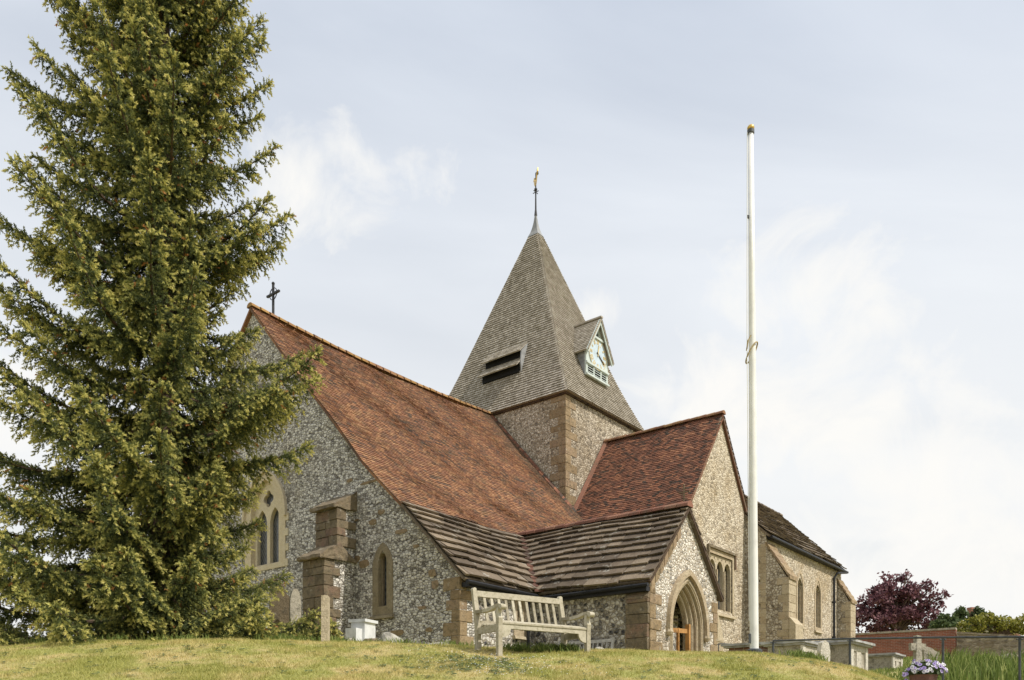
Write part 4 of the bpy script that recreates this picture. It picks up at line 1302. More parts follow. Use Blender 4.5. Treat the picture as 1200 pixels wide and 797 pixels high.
m = MB()
tl = math.hypot(3.3, 3.3 * PT)
for sg, hw_ in ((-1, 3.3), (1, 2.6)):
    ln = math.hypot(hw_, hw_ * PT)
    nn = Vector((sg * PT, 0, 1)).normalized()
    def Pt(u, v, sg=sg, hw_=hw_, ln=ln):
        t = v / ln
        return Vector((RT + sg * hw_ * (1 - t), (u if sg < 0 else -u), ZT - hw_ * PT * (1 - t) - .03 * math.sin(u * 1.6 + v) - .015 * math.sin(u * 3.7 - 2 * v)))
    q4 = [Vector((RT + sg * hw_, N_T - .1, ZT - hw_ * PT)), Vector((RT + sg * hw_, 19.0, ZT - hw_ * PT)), Vector((RT, 19.0, ZT)), Vector((RT, N_T - .1, ZT))]
    m.hexa([p - nn * .12 for p in q4], [p - nn * .05 for p in q4])
    rng_ = (lambda v: (N_T - .14, 18.97)) if sg < 0 else (lambda v: (-18.97, -N_T + .14))
    tiles(m, Pt, [.105] * int(ln / .105), rng_, .165, .015, .014, rg, nn)
tr = cb(m, 'transept_roof', M_TILE2, recalc=False)
m = MB(); ridge_caps(m, (RT, N_T - .14, ZT + .02), (RT, 18.97, ZT + .02), .15, 15, rg)
cb(m, 'ridge_tiles', M_RIDGE_T, tr)
m = MB()
m.bar((RT, N_T - .06, ZT - .05), (RT - 3.2, N_T - .06, ZT - .05 - 3.2 * PT), .08, .05)
m.bar((RT, N_T - .06, ZT - .05), (RT + 2.4, N_T - .06, ZT - .05 - 2.4 * PT), .08, .05)
cb(m, 'verge', M_BUTT, tr)
m = MB()
q4 = [Vector((RT - 2.9, 18.93, zt_(RT - 2.9) + .06)), Vector((RT, 18.93, ZT + .1)), Vector((RT, 18.78, ZT + .02)), Vector((RT - 2.9, 18.78, zt_(RT - 2.9) + .02))]
m.hexa([p - ZX * .1 for p in q4], [p + ZX * .09 for p in q4])
cb(m, 'flashing_fillet', M_RIDGE_P, tr)

# --- east chapel: west wall, south wall, buttresses, slab roof
N_CE, Z_CE, N_CR, Z_CR = 12.56, 9.12, 15.87, 12.3
cp = (Z_CR - Z_CE) / (N_CR - N_CE)
m = MB()
zc_ = lambda n: Z_CE + (n - N_CE) * cp - .07
m.plate([(N_C, GB), (N_C, zc_(N_C)), (N_CR, zc_(N_CR)), (N_CR, GB)], [], (E_C, 0, 0), NX, ZX, -EX, .5)
cb(m, 'chapel_west_wall', M_FLINT_C)
e_l1, zl1b = on_n(937.5, 730, N_C); _, zl1t = on_n(937.5, 672, N_C)
e_l2, zl2b = on_n(958.5, 738, N_C); _, zl2t = on_n(958.5, 679, N_C)
m = MB()
hl = [arch(.72, (zl1t - zl1b) - .75, .55, 8, e_l1, zl1b), arch(.72, (zl1t - zl1b) - .75, .55, 8, e_l2, zl1b)]
m.plate([(E_C + .5, GB), (E_C + .5, zc_(N_C)), (E_C1, zc_(N_C)), (E_C1, GB)], hl, (0, N_C, 0), EX, ZX, -NX, .5)
cb(m, 'chapel_south_wall', M_FLINT_S)
for e_ in (e_l1, e_l2):
    lancet('lancet_window', ('N', N_C), e_, zl1b, .66, zl1t - zl1b, .15, M_DRESS)
m = MB(); m.plate([(N_C + .01, GB), (N_C + .01, zc_(N_C)), (N_CR, zc_(N_CR)), (19.2, zc_(N_C)), (19.2, GB)], [], (E_C1 - .5, 0, 0), NX, ZX, EX, -.45)
cb(m, 'chapel_east_wall', M_FLINT_S)

def south_buttress(e0, e1, n_front, z_top, z_front, low=None):
    m = MB()
    z = GB; k = 0
    while z < z_front - .05:
        h = min(rg.uniform(.25, .42), z_front - z)
        o = rg.random() * .02
        dpt = rg.uniform(.22, .3) if k % 2 else rg.uniform(.4, .52)
        m.jbox(e0 - o * .5, e1 + o * .5, n_front - o * .5, n_front + dpt, z + .004, z + h - .004, rg, .008)
        z += h; k += 1
    b = cb(m, 'buttress', M_DRESS)
    m = MB()
    m.box(e0 + .012, e1 - .012, n_front + .06, N_C - .005, GB, z_front + .0)
    m.hexa([(e0 + .012, n_front + .1, z_front), (e1 - .012, n_front + .1, z_front), (e1 - .012, N_C - .005, z_front), (e0 + .012, N_C - .005, z_front)],
           [(e0 + .012, n_front + .1, z_front + .02), (e1 - .012, n_front + .1, z_front + .02), (e1 - .012, N_C - .005, z_top - .08), (e0 + .012, N_C - .005, z_top - .08)])
    cb(m, 'flint_core', M_FLINT_C, b)
    m = MB()
    k = 5
    for i in range(k):
        t0, t1 = i / k, (i + 1) / k
        na, nb_ = n_front - .06 + (N_C - n_front + .05) * t0, n_front - .06 + (N_C - n_front + .05) * t1
        za, zb2 = z_front + (z_top - z_front) * t0, z_front + (z_top - z_front) * t1
        m.hexa([(e0 - .05, na, za - .1), (e1 + .05, na, za - .1), (e1 + .05, nb_, zb2 - .1), (e0 - .05, nb_, zb2 - .1)],
               [(e0 - .05, na, za + .055), (e1 + .05, na, za + .055), (e1 + .05, nb_, zb2 + .02), (e0 - .05, nb_, zb2 + .02)])
    roughen(cb(m, 'weathering', M_QUOIN, b), .018, 2)
    if low:
        m = MB()
        m.hexa([(e0 - .04, n_front - .28, GB), (e1 + .04, n_front - .28, GB), (e1 + .04, n_front - .025, GB), (e0 - .04, n_front - .025, GB)],
               [(e0 - .04, n_front - .28, low - .3), (e1 + .04, n_front - .28, low - .3), (e1 + .04, n_front - .025, low), (e0 - .04, n_front - .025, low)])
        cb(m, 'plinth_offset', M_DRESS, b)
south_buttress(E_C - .02, E_C + .78, 11.8, 8.85, 7.35, 5.75)
south_buttress(41.5, 42.28, 12.1, 8.6, 7.45)
m = MB()
quoins(m, E_C, N_C, 1, 1, GB, 8.8, rg, .25, .4, (.2, .5), .02)
cb(m, 'quoin_stones', M_DRESS)
m = MB()
c_len = math.hypot(N_CR - N_CE, Z_CR - Z_CE)
NC_ = Vector((0, -(Z_CR - Z_CE), N_CR - N_CE)).normalized()
def P_c(u, v):
    t = v / c_len
    return Vector((u, N_CE + (N_CR - N_CE) * t, Z_CE + (Z_CR - Z_CE) * t - .04 * math.sin(u * .9)))
q4 = [Vector((E_C - .08, N_CE, Z_CE)), Vector((E_C1 + .15, N_CE, Z_CE)), Vector((E_C1 + .15, N_CR, Z_CR)), Vector((E_C - .08, N_CR, Z_CR))]
m.hexa([p - NC_ * .09 for p in q4], [p - NC_ * .015 for p in q4])
tiles(m, P_c, gauges(c_len, .36, .22), lambda v: (E_C - .1, E_C1 + .17), .55, .05, .025, rg, NC_, vary=.45)
q4 = [Vector((E_C - .0, N_CR, Z_CR)), Vector((E_C1 + .15, N_CR, Z_CR)), Vector((E_C1 + .15, 19.3, Z_CE)), Vector((E_C - .0, 19.3, Z_CE))]
m.hexa([p - ZX * .1 for p in q4], q4)
cr = cb(m, 'chapel_roof', M_SLAB, recalc=False)
m = MB(); ridge_caps(m, (E_C - .1, N_CR, Z_CR + .02), (E_C1 + .17, N_CR, Z_CR + .02), .15, 22, rg)
cb(m, 'ridge_tiles', M_SLAB, cr)
m = MB()
m.tube([(E_C - .05, N_CE - .06, Z_CE - .09), (E_C1 + .2, N_CE - .06, Z_CE - .12)], .06, 8)
m.box(E_C + .1, E_C1 - .1, N_CE + .02, N_C + .01, Z_CE - .14, Z_CE - .02)
cb(m, 'gutter', M_GUTTER)
m = MB()
e_d, _ = on_n(977.5, 700, N_C - .1)
m.tube([(E_C1 + .05, N_CE - .06, Z_CE - .15), (e_d + .15, N_CE - .02, Z_CE - .35), (e_d, N_C - .1, Z_CE - .6), (e_d, N_C - .1, 2.6)], .06, 8)
for z in (3.9, 5.6, 7.3): m.tube([(e_d, N_C - .1, z), (e_d, N_C - .1, z + .1)], .085, 8)
cb(m, 'downpipe', M_GUTTER)

# ------------------------------------------------------------------ flagpole
fp = at(884, 765, 14.0); fpz = gz(fp.x, 14.0)
top = at(879.8, 156, 14.0)
pole = empty('flagpole', (fp.x, 14.0, fpz), 0, 'tall white flagpole with gilt ball standing on the lawn before the church', 'flagpole')
o0 = Vector((fp.x, 14.0, fpz))
m = MB()
pp = [Vector((fp.x, 14, fpz - .25)).lerp(top, t) - o0 for t in (0, .02, .25, .5, .75, 1)]
m.tube(pp, [.076, .075, .070, .062, .053, .045], 24)
m.build('mast', M_WHITE, pole, smooth=True)
m = MB(); m.tube([Vector((0, 0, -.2)), Vector((0, 0, .05)), Vector((0, 0, .07))], [.13, .13, .085], 16); m.build('base_collar', M_GREYIRON, pole)
m = MB(); tl_ = top - o0
m.tube([tl_ - ZX * .01, tl_ + ZX * .05], [.06, .06], 16)
m.build('truck', M_GREYIRON, pole)
m = MB(); m.ball(tl_ + ZX * .085, .062, 16, (1, 1, .85)); m.build('finial_ball', M_GOLD, pole, smooth=True)
m = MB()
hp = at(880.5, 412, 14.0) - o0
pts = []
for k in range(30):
    a = 2 * math.pi * k / 29
    pts.append(hp + Vector((math.cos(a) * .095 + .005, math.sin(a) * .085, .16 * math.cos(a + .6) - .02)))
m.tube(pts, .013, 6)
m.tube([hp + Vector((-.09, -.03, .0)), hp + Vector((-.08, -.08, .15)), hp + Vector((-.03, -.085, .24))], .012, 6)
m.build('rope_loop', M_ROPE, pole)
m = MB()
c_ = at(881.0, 255, 14.0) - o0; m.bar(c_ + Vector((-.06, -.02, 0)), c_ + Vector((-.085, -.02, 0)), .03, .05)
m.build('cleat', M_GREYIRON, pole); m = MB()
c_ = at(884, 750, 14) - o0; m.bar(c_ + Vector((-.09, -.03, -.06)), c_ + Vector((-.09, -.03, .10)), .03, .03)
m.build('cleat', M_GREYIRON, pole)
m = MB()
m.tube([Vector((-.088, -.0, .55)), hp + Vector((-.085, -.04, .2)), tl_ + Vector((-.066, -.02, 0))], .007, 5)
m.build('halyard', M_WHITE, pole)

# ------------------------------------------------------------------ benches
def bench_parts(root, w, mt):
    """x along the bench from its left end, y backwards, origin under the front left leg"""
    D = 0.56
    def leg_back(x):
        mm = MB()
        a = .065
        mm.hexa([(x - a / 2, D - .035, -.1), (x + a / 2, D - .035, -.1), (x + a / 2, D + .035, -.1), (x - a / 2, D + .035, -.1)],
                [(x - a / 2, D - .035, .40), (x + a / 2, D - .035, .40), (x + a / 2, D + .04, .40), (x - a / 2, D + .04, .40)])
        mm.hexa([(x - a / 2, D - .035, .40), (x + a / 2, D - .035, .40), (x + a / 2, D + .04, .40), (x - a / 2, D + .04, .40)],
                [(x - a / 2, D + .09, .925), (x + a / 2, D + .09, .925), (x + a / 2, D + .14, .925), (x - a / 2, D + .14, .925)])
        mm.tube([(x, D + .085, .925), (x, D + .145, .925)], .032, 10)
        return mm
    def leg_front(x):
        mm = MB(); a = .065
        secs = [(-.1, 0, .066), (.36, 0, .07), (.46, -.005, .078), (.52, .015, .06), (.60, .0, .055)]
        for (z0, y0, d0), (z1, y1, d1) in zip(secs, secs[1:]):
            mm.hexa([(x - a / 2, y0 - d0 / 2, z0), (x + a / 2, y0 - d0 / 2, z0), (x + a / 2, y0 + d0 / 2, z0), (x - a / 2, y0 + d0 / 2, z0)],
                    [(x - a / 2, y1 - d1 / 2, z1), (x + a / 2, y1 - d1 / 2, z1), (x + a / 2, y1 + d1 / 2, z1), (x - a / 2, y1 + d1 / 2, z1)])
        return mm
    for x in (0.0, w):
        leg_front(x).build('leg', mt, root); leg_back(x).build('leg', mt, root)
        mm = MB()
        prof = [(-.09, .625), (-.04, .648), (.06, .645), (.2, .618), (.38, .612), (D + .03, .625)]
        for (y0, z0), (y1, z1) in zip(prof, prof[1:]):
            mm.hexa([(x - .04, y0, z0 - .045), (x + .04, y0, z0 - .045), (x + .04, y1, z1 - .045), (x - .04, y1, z1 - .045)],
                    [(x - .04, y0, z0), (x + .04, y0, z0), (x + .04, y1, z1), (x - .04, y1, z1)])
        mm.tube([(x - .041, -.085, .60), (x + .041, -.085, .60)], .036, 12)
        mm.build('armrest', mt, root)
        mm = MB()
        mm.bar((x, .03, .33), (x, D - .03, .33), .04, .09); mm.build('side_rail', mt, root)
    mm = MB()
    for k in range(7):
        y = .0 + k * .083
        z = .425 - .03 * math.sin(math.pi * (k + .3) / 6.6)
        tl2 = .10 * (k - 3) / 3 * -.15
        mm.hexa([(.034, y - .032, z - .022 - tl2), (w - .034, y - .032, z - .022 - tl2), (w - .034, y + .034, z - .022 + tl2), (.034, y + .034, z - .022 + tl2)],
                [(.034, y - .032, z - tl2), (w - .034, y - .032, z - tl2), (w - .034, y + .034, z + tl2), (.034, y + .034, z + tl2)])
    mm.build('seat', mt, root)
    mm = MB()
    fr = [(.034, .395), (w - .034, .395)] 
    pts = [(.034, .40), (w - .034, .40), (w - .034, .20)]
    for k in range(7):
        a = math.pi / 2 * k / 6
        pts.append((w - .034 - .02 - .12 * math.sin(a) * 1.0, .20 + .12 * (1 - math.cos(a)) + .0))
    pts2 = [(w - p[0], p[1]) for p in pts[3:]][::-1]
    pts += pts2 + [(.034, .20)]
    mm.plate(pts, [], (0, -.02, 0), EX, ZX, -NX, .035)
    mm.build('front_rail', mt, root)
    mm = MB()
    mm.hexa([(.034, D + .07, .83), (w - .034, D + .07, .83), (w - .034, D + .115, .83), (.034, D + .115, .83)],
            [(.034, D + .085, .915), (w - .034, D + .085, .915), (w - .034, D + .13, .915), (.034, D + .13, .915)])
    mm.build('top_rail', mt, root)
    mm = MB()
    mm.bar((.034, D - .01, .45), (w - .034, D - .01, .45), .035, .06)
    n = 11
    for k in range(n):
        x = .034 + (w - .068) * (k + 1) / (n + 1)
        mm.bar((x, D - .005, .475), (x, D + .092, .835), .042, .018, up=(0, 1, 0))
    mm.build('back_slats', mt, root)

FL = at(585, 768, 11.0)
rz = math.atan2(0.83, 1.28)
b1 = empty('garden_bench', (FL.x, FL.y, gz(FL.x + .5, FL.y + .4)), rz, 'weathered timber bench on the lawn, the large nearer one', 'bench', 'timber benches outside the church')
bench_parts(b1, 1.50, M_TEAK)
p2 = en2w(18.39 - 0.85, 10.75)
b2 = empty('garden_bench', (*en2w(E_P0 - 0.85, 12.98), gz(*en2w(E_P0 - .85, 11.7))), TH - math.pi / 2, 'grey slatted bench standing against the porch side wall', 'bench', 'timber benches outside the church')
bench_parts(b2, 1.75, M_TEAK2)

# ------------------------------------------------------------------ tombs on the right
def chest_tomb(name, px, Y, top_py, wN, lE, label, panels=True, light=True, group='chest tombs beside the church', body=None, over=.07):
    c = at(px, top_py, Y)              # south-west top corner
    e, n = w2en(c.x, c.y)
    zg = gz(c.x, c.y)
    r = empty(name, (c.x, c.y, zg), TH, label, 'tomb', group)
    h = c.z - zg
    mm = MB()
    mm.box(.05, lE - .05, .05, wN - .05, -.3, h - .1)
    roughen(mm.build('chest', body or M_TOMB, r), .014, 4)
    mm = MB()
    mm.box(-over, lE + over, -over, wN + over, h - .055, h)
    mm.box(-over + .05, lE + over - .05, -over + .05, wN + over - .05, h - .10, h - .056)
    roughen(mm.build('top_slab', M_SLABTOP, r), .012, 5)
    if panels:
        mm = MB()
        for x0, x1 in ((.0, .2), (lE - .2, lE)):
            mm.box(x0, x1, .005, .055, -.2, h - .105)
        mm.box(.2, lE - .2, .02, .055, h - .24, h - .105)
        mm.box(.2, lE - .2, .015, .055, -.2, .14)
        mm.box(lE * .36, lE * .64, .025, .055, .14, h - .24)
        mm.build('carved_panel', M_TOMB_L if light else M_TOMB, r)
    return r
chest_tomb('chest_tomb', 941, 18.0, 750, .86, 1.85, 'chest tomb with flat slab behind a grass tuft, nearest the flagpole on its right')
t2 = chest_tomb('chest_tomb', 998, 19.0, 749.5, .72, 1.35, 'chest tomb with scrolled pale side and dark end under a projecting slab', over=.13)
# bulging baluster corners of the second tomb and the pale scroll end of the first
def baluster(loc, rz, h, name, mat, parent):
    mm = MB()
    prof = [(-.24, .0), (-.2, .1), (-.12, .16), (-.17, .3), (-.22, .45), (-.2, .6), (-.12, .72), (-.12, .8)]
    pr = [(x * .8, z / .8 * h) for x, z in prof]
    pr = pr + [(-x, z) for x, z in pr[::-1]]
    mm.plate(pr, [], loc, (math.cos(rz), math.sin(rz), 0), ZX, (math.sin(rz), -math.cos(rz), 0), .12)
    mm.build(name, mat, parent)
baluster(Vector((.18, -.02, -.1)), 0, .66, 'scroll_corner', M_TOMB_L, t2)
baluster(Vector((1.15, -.02, -.1)), 0, .66, 'scroll_corner', M_TOMB_L, t2)
chest_tomb('chest_tomb', 1047, 26.0, 765, .9, 1.2, 'low pale chest tomb in front of the red brick wall', light=True)
chest_tomb('chest_tomb', 893, 20.5, 752.5, .95, 1.0, 'brick tomb with dark ledger slab behind the flagpole base', panels=False, body=M_BRICK_D, over=.1)
# rounded stone between the two tombs
c = at(967.5, 771, 17.2); zg = gz(c.x, c.y)
mm = MB()
ht = at(967.5, 750.5, 17.2).z - zg
pr = [(-.07, -.2), (-.075, ht * .4), (-.12, ht * .58), (-.125, ht * .78), (-.085, ht * .95), (0, ht), (.085, ht * .95), (.125, ht * .78), (.12, ht * .58), (.075, ht * .4), (.07, -.2)]
mm.plate(pr, [], (0, 0, 0), EX, ZX, -NX, .12)
hs = mm.build('headstone', M_TOMB_L); hs.location = (c.x, c.y, zg); hs.rotation_euler = (0, 0, R(20))
tag(hs, 'small pale round-topped headstone between two chest tombs', 'gravestone', 'gravestones in the churchyard')

# stone cross and headstones
c = at(1075, 772, 22.0); zg = gz(c.x, c.y)
cr_h = at(1075, 745, 22).z - zg
r = empty('cross_headstone', (c.x, c.y, zg), R(20), 'stone cross grave marker standing before the red brick wall', 'gravestone', 'gravestones in the churchyard')
mm = MB()
mm.hexa([(-.12, -.07, .0), (.12, -.07, .0), (.12, .07, .0), (-.12, .07, .0)], [(-.08, -.055, cr_h), (.08, -.055, cr_h), (.08, .055, cr_h), (-.08, .055, cr_h)])
mm.box(-.26, -.09, -.05, .05, cr_h - .40, cr_h - .21); mm.box(.09, .26, -.05, .05, cr_h - .40, cr_h - .21)
roughen(mm.build('cross', M_TOMB, r), .01, 3, 9)
mm = MB(); mm.box(-.3, .3, -.2, .2, -.2, .12); mm.build('plinth', M_TOMB, r)

def headstone(px, top, Y, w, mat, label, style=0, rz=0.0, tilt=0.0, th=.1):
    c = at(px, top, Y); zg = gz(c.x, c.y); h = c.z - zg
    mm = MB()
    if style == 0: pr = [(-w / 2, -.25), (-w / 2, h * .8)] + [(-w / 2 * math.cos(math.pi * k / 10), h * .8 + h * .2 * math.sin(math.pi * k / 10)) for k in range(1, 10)] + [(w / 2, h * .8), (w / 2, -.25)]
    elif style == 1: pr = [(-w / 2, -.25), (-w / 2, h * .98), (-w * .3, h), (w * .05, h * .93), (w * .2, h * .83), (w / 2, h * .76), (w / 2, -.25)]
    else: pr = [(-w / 2, -.25), (-w / 2, h), (w / 2, h), (w / 2, -.25)]
    mm.plate(pr, [], (0, th / 2 * -1, 0), EX, ZX, -NX, th)
    o = mm.build('headstone', mat)
    o.location = (c.x, c.y, zg); o.rotation_euler = (tilt, 0, rz)
    return tag(o, label, 'gravestone', 'gravestones in the churchyard')
headstone(1090.5, 758, 25.0, .55, M_TOMB, 'grey headstone with sloping shoulder half behind the stone cross', 1, R(15))
headstone(1184, 766, 26.0, .55, M_TOMB, 'dark weathered headstone in tall grass before the rubble wall', 0, R(10))
headstone(381.5, 699, 12.9, .26, M_DRESS, 'slim upright stone slab seen almost edge-on at the right edge of the spruce', 2, R(95), th=.1)
headstone(328, 679, 18.5, .5, M_BUTT, 'leaning brown headstone half hidden by the lowest spruce branches', 1, R(25), .12)
headstone(346, 690, 18.0, .24, M_TOMB, 'pale round-topped headstone behind the lowest spruce branches', 0, R(28))

# white marble steps of a grave by the west wall
c = at(420, 750, 17.0); zg = gz(c.x, c.y)
r = empty('marble_grave', (c.x, c.y, zg), R(-24), 'white marble grave of stepped slabs below the lancet window', 'grave')
zt1 = at(420, 725.5, 17).z - zg; zt2 = at(420, 737, 17).z - zg
mm = MB(); mm.box(-.2, .14, .02, .42, -.2, zt1 - .06); mm.box(-.24, .18, -.02, .46, zt1 - .06, zt1); mm.build('upper_slab', M_MARBLE, r)
mm = MB(); mm.box(-.18, .08, -.2, .018, -.2, zt2); mm.build('lower_slab', M_MARBLE, r)

def rock(px, py, Y, sx, sy, sz, label, seed, mat=None, name='rough_stone'):
    c = at(px, py, Y); zg = gz(c.x, c.y)
    bm = bmesh.new(); bmesh.ops.create_icosphere(bm, subdivisions=3, radius=1)
    rr = np.random.default_rng(seed); ph = rr.uniform(0, 6, (6, 3)); fr = rr.uniform(1, 3.2, (6, 3))
    for v in bm.verts:
        k = 1 + sum(.09 * math.sin(v.co.x * fr[i][0] + ph[i][0]) * math.sin(v.co.y * fr[i][1] + ph[i][1]) * math.cos(v.co.z * fr[i][2] + ph[i][2]) for i in range(6)) * 1.6
        v.co = Vector((v.co.x * sx * k, v.co.y * sy * k, (v.co.z * k) * sz + sz * .45))
    me = bpy.data.meshes.new(name); bm.to_mesh(me); bm.free()
    me.materials.append(mat or M_ROCK)
    o = bpy.data.objects.new(name, me); COL.objects.link(o); o.location = (c.x, c.y, zg)
    return tag(o, label, 'stone', 'loose stones by the west wall')
def rock_h(py, px, Y):
    c = at(px, py, Y); return max(.1, c.z - gz(c.x, c.y))
rock(457, 760, 15.0, .21, .18, rock_h(742, 457, 15) / 1.45, 'rounded grey boulder to the right of the white marble grave', 4)
rock(409, 757, 14.6, .12, .1, rock_h(749, 409, 14.6) / 1.45, 'small dark stone in front of the white marble grave', 7, M_TOMB)
rock(436, 757, 15.3, .17, .1, rock_h(746, 436, 15.3) / 1.45, 'flat brown stone between the marble grave and the boulder', 9, M_BUTT)
rock(516, 762, 16.5, .3, .2, rock_h(753, 516, 16.5) / 1.45, 'low mossy stone at the foot of the west wall corner', 12, M_ROCK)

# ------------------------------------------------------------------ handrails
def railing(pts, h, label, name='handrail', rr=.018, pr=.02):
    zb = [gz(x, y) for x, y in pts]
    r = empty(name, (pts[0][0], pts[0][1], zb[0]), 0, label, 'railing', None)
    o = Vector((pts[0][0], pts[0][1], zb[0]))
    mm = MB()
    mm.tube([Vector((x, y, hh)) - o for (x, y), hh in zip(pts, h)], rr, 8); mm.build('rail', M_GREYIRON, r)
    for (x, y), hh, z in zip(pts, h, zb):
        mm = MB(); mm.tube([Vector((x, y, z - .3)) - o, Vector((x, y, hh - .02)) - o], pr, 8)
        mm.tube([Vector((x - .05, y, hh - .035)) - o, Vector((x + .05, y, hh - .035)) - o], .012, 6)
        mm.build('post', M_GREYIRON, r)
    return r
rp = [(1290, 11.6, 745), (1195, 12.3, 746.5), (1105, 13.0, 747), (996, 14.0, 748.5), (906, 15.4, 751)]
P3 = [at(px, py, Y) for px, Y, py in rp]
railing([(p.x, p.y) for p in P3], [p.z for p in P3], 'long grey metal handrail running past the chest tombs')
P3 = [at(px, py, Y) for px, Y, py in ((842, 21.5, 754), (862, 22.2, 755))]
railing([(p.x, p.y) for p in P3], [p.z for p in P3], 'thin dark metal hoop rail against the transept wall', rr=.012, pr=.012)

# ------------------------------------------------------------------ boundary wall, house beyond
A_ = at(1120, 735, 38.0); B_ = at(985, 742.0, 41.0); C_ = at(1330, 746, 33.0)
def wall_thing(a, b, zt0, zt1, mat, name, label, cop):
    o = Vector((a.x, a.y, gz(a.x, a.y)))
    r = empty(name, o, math.atan2(b.y - a.y, b.x - a.x), label, 'wall')
    L_ = math.hypot(b.x - a.x, b.y - a.y)
    mm = MB()
    mm.hexa([(0, 0, -.6), (L_, 0, -.6), (L_, .35, -.6), (0, .35, -.6)], [(0, 0, zt0 - o.z), (L_, 0, zt1 - o.z), (L_, .35, zt1 - o.z), (0, .35, zt0 - o.z)])
    mm.build('wall', mat, r)
    mm = MB()
    mm.hexa([(0, -.05, zt0 - o.z + .002), (L_, -.05, zt1 - o.z + .002), (L_, .40, zt1 - o.z + .002), (0, .40, zt0 - o.z + .002)],
            [(0, -.05, zt0 - o.z + .09), (L_, -.05, zt1 - o.z + .09), (L_, .40, zt1 - o.z + .09), (0, .40, zt0 - o.z + .09)])
    mm.build('coping', cop, r)
    return r
wall_thing(B_, A_, A_.z - .1, A_.z - .1, M_BRICK, 'brick_wall', 'red brick churchyard wall with flat coping below the purple tree', M_TOMB)
wall_thing(A_ + Vector((.02, -.05, 0)), C_, A_.z - .3, C_.z - .35, M_RUBBLE, 'stone_wall', 'old rubble and brick wall topped by the golden hedge', M_RUBBLE)
# house far behind, only its chimney shows
hc = at(1138, 712, 95.0)
hz_ = gz(hc.x, 95.0)
hr = empty('brick_house', (hc.x, 95, hz_), R(15), 'distant brick house showing its red chimney above the shrubs', 'house')
zr = at(1138, 731, 95).z - hz_
mm = MB(); mm.box(-5, 5, -3.5, 3.5, -.5, zr - 3.2); mm.build('wall', M_BRICK, hr)
mm = MB()
mm.plate([(-4.0, zr - 3.2), (0, zr), (4.0, zr - 3.2)], [], (-5.3, 0, 0), NX, ZX, -EX, 10.6)
rf = mm.build('roof', M_TILE2, hr)
mm = MB(); mm.box(-.24, .2, -.3, .3, zr - .8, hc.z - hz_ - .25); mm.box(-.28, .24, -.34, .34, hc.z - hz_ - .25, hc.z - hz_)
mm.build('chimney', M_BRICK, rf)
for x0 in (-3.2, 1.8):
    mm = MB(); mm.box(x0, x0 + 1.2, -3.56, -3.502, zr - 5.6, zr - 4.2); mm.build('window', M_GLASS, hr)

# ------------------------------------------------------------------ foliage helpers
def unit(v): return v / np.maximum(np.linalg.norm(v, axis=-1, keepdims=True), 1e-9)

def leaf_quads(P, size, rg_, nrm=None, flat=.5):
    n = len(P)
    d = unit(rg_.normal(size=(n, 3)))
    if nrm is not None: d = unit(d * (1 - flat) + nrm * flat)
    a = unit(np.cross(d, rg_.normal(size=(n, 3)))); b = np.cross(d, a)
    s = size * rg_.uniform(.6, 1.25, (n, 1))
    return np.stack([P - a * s, P - b * s * .55, P + a * s, P + b * s * .55], 1).reshape(-1, 3)

def clump_points(lobes, n, rg_, shell=.55):
    """points scattered through a set of ellipsoid lobes (x, y, z, rx, ry, rz), denser towards their outsides"""
    lo = np.array(lobes); w = lo[:, 3] * lo[:, 4] * lo[:, 5]; w = w ** .8; w /= w.sum()
    k = rg_.choice(len(lo), n, p=w)
    d = unit(rg_.normal(size=(n, 3)))
    r = rg_.uniform(shell, 1.0, (n, 1)) ** .7
    return lo[k, :3] + d * r * lo[k, 3:6], d

def tree_crown(name, base, trunk_r, lobes, n, size, leaf, bark, label, cat, group, seed, limbs=True):
    rg_ = np.random.default_rng(seed)
    r = empty(name, base, 0, label, cat, group)
    sub = []
    for l in lobes:
        for k in range(16):
            d = unit(rg_.normal(size=3))
            rr = rg_.uniform(.25, .45)
            sub.append((l[0] + d[0] * l[3] * .72, l[1] + d[1] * l[4] * .72, l[2] + d[2] * l[5] * .72, l[3] * rr, l[4] * rr, l[5] * rr * .8))
    P, d = clump_points(sub, n, rg_, .3)
    P += rg_.normal(scale=size * .6, size=P.shape)
    tint = np.repeat(np.clip(rg_.normal(.5, .25, n), 0, 1), 4)
    np_mesh('crown', leaf_quads(P, size, rg_, d, .35), 4, leaf, r, tint)
    mm = MB()
    zt = min(l[2] for l in lobes)
    mm.tube([(0, 0, -.4), (.05, .02, zt * .5), (0, 0, zt * 1.0)], [trunk_r * 1.2, trunk_r * .9, trunk_r * .7], 10)
    if limbs:
        for s in sub[::3]:
            m_ = Vector((s[0] * .4, s[1] * .4, zt + (s[2] - zt) * .55))
            mm.tube([(0, 0, zt * .85), m_, (s[0], s[1], s[2])], [trunk_r * .45, trunk_r * .22, trunk_r * .06], 5)
    mm.build('trunk', bark, r, smooth=True)
    return r

# purple-leaved tree behind the brick wall
Yb = 58.0
c = at(1052, 760, Yb); zg = gz(c.x, Yb)
sc = Yb / F
def lb(px, py, rx, ry, d=0): return ((px - 1052) * sc, d, (845 - py) * sc + EYE - zg, rx * sc, rx * sc * .8, ry * sc)
tree_crown('purple_tree', (c.x, Yb, zg), .28, [lb(1048, 704, 34, 30), lb(1022, 718, 24, 24, -.5), lb(1075, 708, 22, 22, .4), lb(1056, 690, 24, 20, .2), lb(1094, 706, 15, 15, .2), lb(1012, 724, 14, 18), lb(1050, 730, 36, 20), lb(1085, 728, 26, 16), lb(1036, 680, 9, 10), lb(1064, 676, 8, 9, .3), lb(1104, 698, 8, 7), lb(1012, 706, 8, 9), lb(1082, 688, 10, 8, -.4), lb(1024, 694, 8, 8, .3)],
           8200, .15, M_BEECH, M_BARK, 'dark purple-leaved tree rising behind the red brick wall', 'tree', None, 21)
Yb = 52.0; sc = Yb / F
